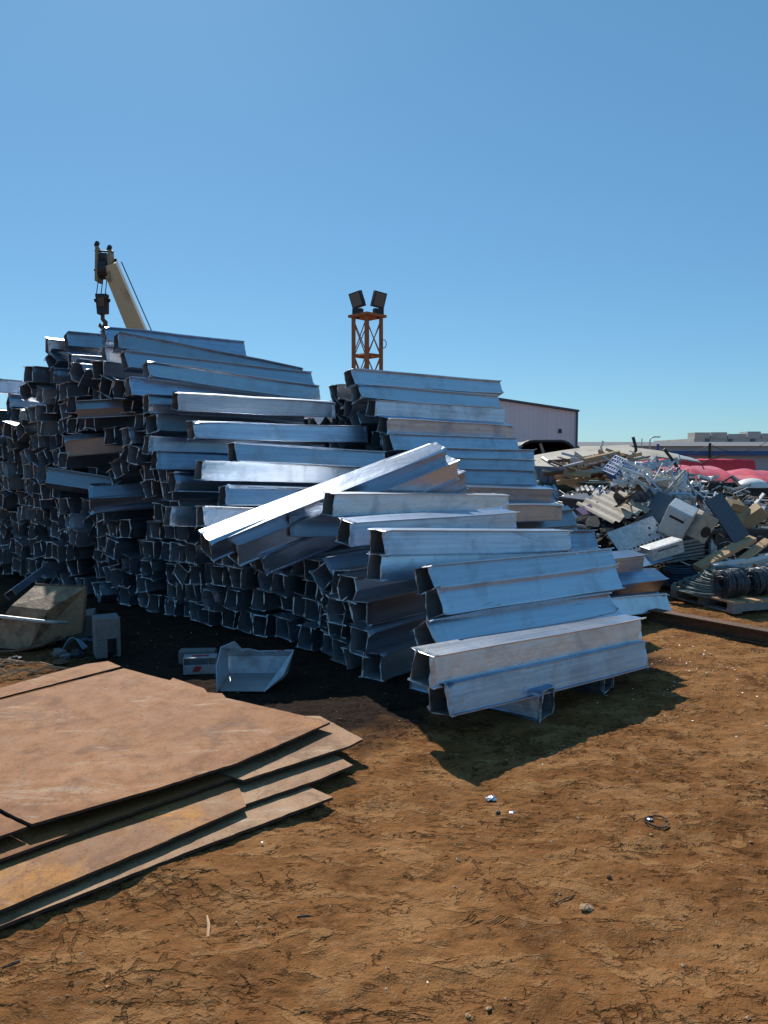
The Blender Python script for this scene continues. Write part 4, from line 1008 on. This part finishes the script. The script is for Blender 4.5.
while x < b.x:
    wd = r.uniform(3.2, 5.2); hh = r.uniform(1.0, 1.7)
    part("parapet_block", MB().box((x + wd / 2, 171.9, a.z + hh / 2), (wd * .94, 4, hh)), ['farconc'], t); x += wd
for k in range(9):
    part("bay", MB().box((a.x + 3 + k * 5.2, 169.8, a.z - 1.7), (.9, .5, 3.2)), ['farroof'], t)
# blue gantry beam with fence wall and posts
zt1, zb1 = at(700, 451, 40).z, at(700, 455.5, 40).z; xa, xb = at(656, 453, 40).x, at(1000, 453, 40).x
t = thing("blue_fence", ((xa + xb) / 2, 40, 0), "grey wall with deep blue top band behind the red tarpaulin", "fence")
part("wall_panel", MB().box(((xa + xb) / 2, 40.2, zb1 / 2), (xb - xa, .15, zb1)), ['farwall'], t)
part("blue_band", MB().box(((xa + xb) / 2, 40.1, (zt1 + zb1) / 2), (xb - xa, .5, zt1 - zb1)), ['bluetrim'], t)
for (px, top, mt, lab) in ((658, 444, 'bluetrim', "blue fence post at the left end of the blue band"), (710, 443, 'black', "thin black post behind the red tarpaulin")):
    p = at(px, top, 39.6); solo("fence_post", MB().tube([(p.x, 39.6, 0), (p.x, 39.6, p.z)], .07, 0, 8), [mt], lab, "post")
pA, pB = at(658, 444.5, 39.6), at(710, 444, 39.6)
for (q0, q1, sag, lab) in ((pA, pB, .55, "sagging cable from the blue post to the black post"), (pB, at(768, 441, 39.6), .5, "sagging cable running right from the black post")):
    solo("cable", MB().tube([q0.lerp(q1, k / 10) - Vector((0, 0, sag * 4 * (k / 10) * (1 - k / 10))) for k in range(11)], .018, 0, 4), ['darksteel'], lab, "cable")
# street lamp + plain pole
p = at(650, 440, 70); t = thing("street_lamp", (p.x, 70, 0), "small grey street lamp on the horizon left of the blue fence", "street lamp")
zt_ = at(650, 438, 70).z; hx = at(657, 437, 70).x
part("pole", MB().tube([(p.x, 70, 0), (p.x, 70, zt_ - .2), (p.x + .08, 70, zt_), (hx - .2, 70, zt_ + .1)], .06, 0, 8), ['galv'], t, True)
part("lamp_head", MB().box((hx, 70, zt_ + .1), (.55, .22, .12)), ['galv'], t)
p = at(642, 438.5, 75); solo("pole", MB().tube([(p.x, 75, 0), (p.x, 75, p.z)], .05, 0, 8), ['galv'], "plain thin pole on the horizon left of the street lamp", "pole")
# red tarpaulins
def tarp(name, x0, x1, ytop, d, depth, mats, label, prof, bumps, seed):
    a, b = at(x0, ytop, d), at(x1, ytop, d); r = random.Random(seed); ph = [r.uniform(0, 6) for _ in range(8)]
    mb = MB()
    def fn(u, v):
        x = a.x + (b.x - a.x) * u; y = d + depth * v; e = prof(u, v)
        w_ = bumps * (.5 * math.sin(u * 31 + ph[0] + 2 * v) + .35 * math.sin(u * 67 + ph[1] - 6 * v) + .5 * math.sin(v * 17 + u * 9 + ph[2]))
        return (x, y - .25 * math.sin(e * 1.5), max(0, a.z * e + w_ * min(1, e * 2)))
    mb.grid(fn, 70, 26); return solo(name, mb, mats, label, "tarpaulin", smooth=True)
tarp("red_tarpaulin", 640, 762, 459.5, 30, 4, ['redtarp'], "flat-topped bright red tarpaulin over a load in front of the blue fence",
     lambda u, v: (min(1, v * 9) if v < .5 else min(1, (1 - v) * 9)) * (.93 + .07 * min(1, max(0, (u - .1) * 8))) * min(1, u * 30 + .02) * min(1, (1 - u) * 30 + .02), .02, 1)
tarp("red_tarpaulin", 664, 850, 466, 19, 4.5, ['pinktarp'], "sun-faded creased red tarpaulin draped over a broad mound behind the black skip",
     lambda u, v: (math.sin(max(0, min(1, v)) * math.pi) ** .5) * (.92 + .08 * math.sin(min(1, u * 1.5) * math.pi + .4) - .10 * math.exp(-((u - .52) / .05) ** 2)) * min(1, u * 11 + .02) * min(1, (1 - u) * 14 + .02), .035, 2)

# ------------------------------------------------------------------ floodlight mast
D = 21.0; c0 = at(367, 320, D); hw = (at(381.5, 320, D).x - at(354, 320, D).x) / 2 / math.cos(R(12)); zt_ = at(367, 315, D).z
mc = Vector((c0.x, D + hw, 0)); angs = [R(180 + 12 + 0), R(270 + 0 - 4), R(0 - 12 + 12), R(92)]
t = thing("floodlight_mast", mc, "rusty orange lattice mast with two black floodlights above the rear stack", "floodlight mast")
legs = [mc + Vector((hw * math.cos(a), hw * math.sin(a), 0)) for a in (R(186), R(268), R(-6), R(92))]
legs = [Vector((mc.x + (p.x - mc.x) * 1.0, p.y, 0)) for p in legs]
for p in legs:
    part("leg", MB().box((p.x, p.y, zt_ / 2), (.115, .115, zt_), 0, None), ['mast'], t)
zs = [zt_ - .1 - .98 * k for k in range(6)]
for a, b in zip(legs, legs[1:] + legs[:1]):
    for z1_, z0_ in zip(zs, zs[1:]):
        off = (Vector((mc.x, mc.y, 0)) - (a + b) / 2).normalized() * .02
        part("cross_brace", MB().tube([Vector((a.x, a.y, z1_)) + off, Vector((b.x, b.y, z0_)) + off], .016, 0, 5).tube([Vector((b.x, b.y, z1_)) - off, Vector((a.x, a.y, z0_)) - off], .016, 0, 5), ['mast'], t)
        part("horizontal_brace", MB().tube([Vector((a.x, a.y, z0_)), Vector((b.x, b.y, z0_))], .045, 0, 5), ['mast'], t)
pl = MB(); e = hw + .16; pl.prism([mc + Vector((-e, 0, zt_)), mc + Vector((0, -e, zt_)), mc + Vector((e, 0, zt_)), mc + Vector((0, e, zt_))], (0, 0, .07)); part("platform", pl, ['mast'], t)
part("cable_loop", MB().tube([legs[2] + Vector((.08 + .07 * math.sin(k * .7), -.05, zt_ - .75 - .12 * math.cos(k * .7))) for k in range(10)], .012, 0, 5), ['black'], t)
for px, rz, ry in ((357.5, -26, -12), (378.5, 24, 9)):
    cc = at(px, 300.5, D + .35); X = TR(cc, rz, 14, ry)
    fl = part("floodlight", MB().box((0, .0, .02), (.36, .17, .44), 0, X).box((0, .15, .06), (.26, .15, .26), 0, X, taper=(.8, .8)), ['black'], t)
    part("lens", MB().box((0, -.09, .03), (.30, .012, .36), 0, X), ['glass'], fl)
    part("bracket", MB().box((0, .02, -.34), (.28, .16, .22), 0, TR(cc, rz)).box((0, .02, (zt_ + .07 - cc.z) / 2 - .2), (.08, .08, .2), 0, TR(cc, rz)), ['black'], fl)

# ------------------------------------------------------------------ mobile crane behind the pile
D = 16.0; tip = at(109.5, 264, D); foot = at(196, 470, D + 2.0); bd = (foot - tip).normalized(); bl = (foot - tip).length
t = thing("mobile_crane", (foot.x, D + 2, 0), "cream telescopic crane boom with dark hook block above the tall pile", "crane")
X = frame(tip, bd, 0); X = X @ Matrix.Rotation(R(-43), 4, 'X')
mb = MB()
def boxsec(x0, x1, w0, h0, w1, h1):
    vs = [(x0, -w0 / 2, -h0 / 2), (x0, w0 / 2, -h0 / 2), (x0, w0 / 2, h0 / 2), (x0, -w0 / 2, h0 / 2), (x1, -w1 / 2, -h1 / 2), (x1, w1 / 2, -h1 / 2), (x1, w1 / 2, h1 / 2), (x1, -w1 / 2, h1 / 2)]
    mb.add(vs, [(0, 1, 2, 3), (7, 6, 5, 4), (0, 4, 5, 1), (1, 5, 6, 2), (2, 6, 7, 3), (3, 7, 4, 0)], [0, 0, 0, 0, 0, 0], X)
boxsec(0, bl, .30, .38, .50, .60)
part("boom", mb, ['crane'], t)
mb = MB()
mb.box((.24, 0, .19), (.60, .30, .08), 0, X)
part("boom_head_plate", mb, ['darksteel'], t)
for s in (.9, 1.25): 
    for y_ in (-.1, .1): part("bolt", MB().box((s, y_, .165 + .03 * s), (.06, .06, .06), 0, X), ['darksteel'], t)
hd = at(104.5, 264, D)
mb = MB()
for sx in (-.13, .13):
    mb.prism([hd + Vector((sx - .03, -.16, -.38)), hd + Vector((sx - .03, .16, -.38)), hd + Vector((sx - .03, .12, .30 if sx < 0 else .26)), hd + Vector((sx - .03, -.08, .36 if sx < 0 else .28))], (.06, 0, 0))
part("head_cheek", mb, ['crane_d'], t)
mb = MB().tube([hd + Vector((-.22, 0, -.12)), hd + Vector((.2, 0, -.12))], .03, 0, 8).tube([hd + Vector((-.2, 0, .28)), hd + Vector((.2, 0, .25))], .02, 0, 8).tube([hd + Vector((-.08, 0, -.12)), hd + Vector((.09, 0, -.12))], .2, 0, 20).tube([hd + Vector((-.07, 0, .13)), hd + Vector((.05, 0, .13))], .1, 0, 16)
for sx, zz in ((-.13, .36), (.13, .28)): mb.tube([hd + Vector((sx, -.08, zz)), hd + Vector((sx, -.02, zz + .07))], .05, 0, 10)
part("sheave", mb, ['darksteel'], t)
hb = at(102.3, 304, D)
for sx in (-.13, -.03, .06):
    part("rope", MB().tube([hd + Vector((sx * .9, 0, -.2)), hb + Vector((sx, 0, .14))], .010, 0, 5), ['darksteel'], t)
hk = part("hook_block", MB().prism([hb + Vector((-.12, -.08, .2)), hb + Vector((.12, -.08, .2)), hb + Vector((.11, -.08, -.2)), hb + Vector((-.09, -.08, -.22))], (0, .16, 0)).tube([hb + Vector((-.16, 0, .08)), hb + Vector((.16, 0, .08))], .045, 0, 8), ['darksteel'], t)
part("sheave_guard", MB().box(hb + Vector((.01, -.09, .03)), (.13, .03, .2)), ['rust'], hk)
part("hook", MB().tube([hb + Vector(p) for p in ((0, 0, -.2), (0, 0, -.32), (.055, 0, -.38), (.05, 0, -.46), (-.01, 0, -.5), (-.065, 0, -.45), (-.06, 0, -.40))], [.045, .045, .05, .055, .05, .04, .015], 0, 8), ['rust'], hk, True)
part("luffing_rope", MB().tube([tip + Vector((.25, 0, .05)), foot + Vector((.25, 0, .35))], .012, 0, 5), ['darksteel'], t)
part("slew_body", MB().box((foot.x + .3, D + 2, 1.55), (1.8, 1.8, 1.1), 0, None, taper=(.85, .9)), ['crane'], t)
part("chassis", MB().box((foot.x, D + 2, .8), (4.2, 2.2, .38)), ['darksteel'], t)
part("driver_cab", MB().box((foot.x + 2.3, D + 2, 1.25), (1.1, 2.1, 1.3), 0, None, taper=(.85, .95)), ['crane'], t)
for sx in (-1.4, 1.5):
    for sy in (-1.0, 1.0): part("wheel", MB().tube([(foot.x + sx, D + 2 + sy - .14, .5), (foot.x + sx, D + 2 + sy + .14, .5)], .5, 0, 20), ['black'], t)
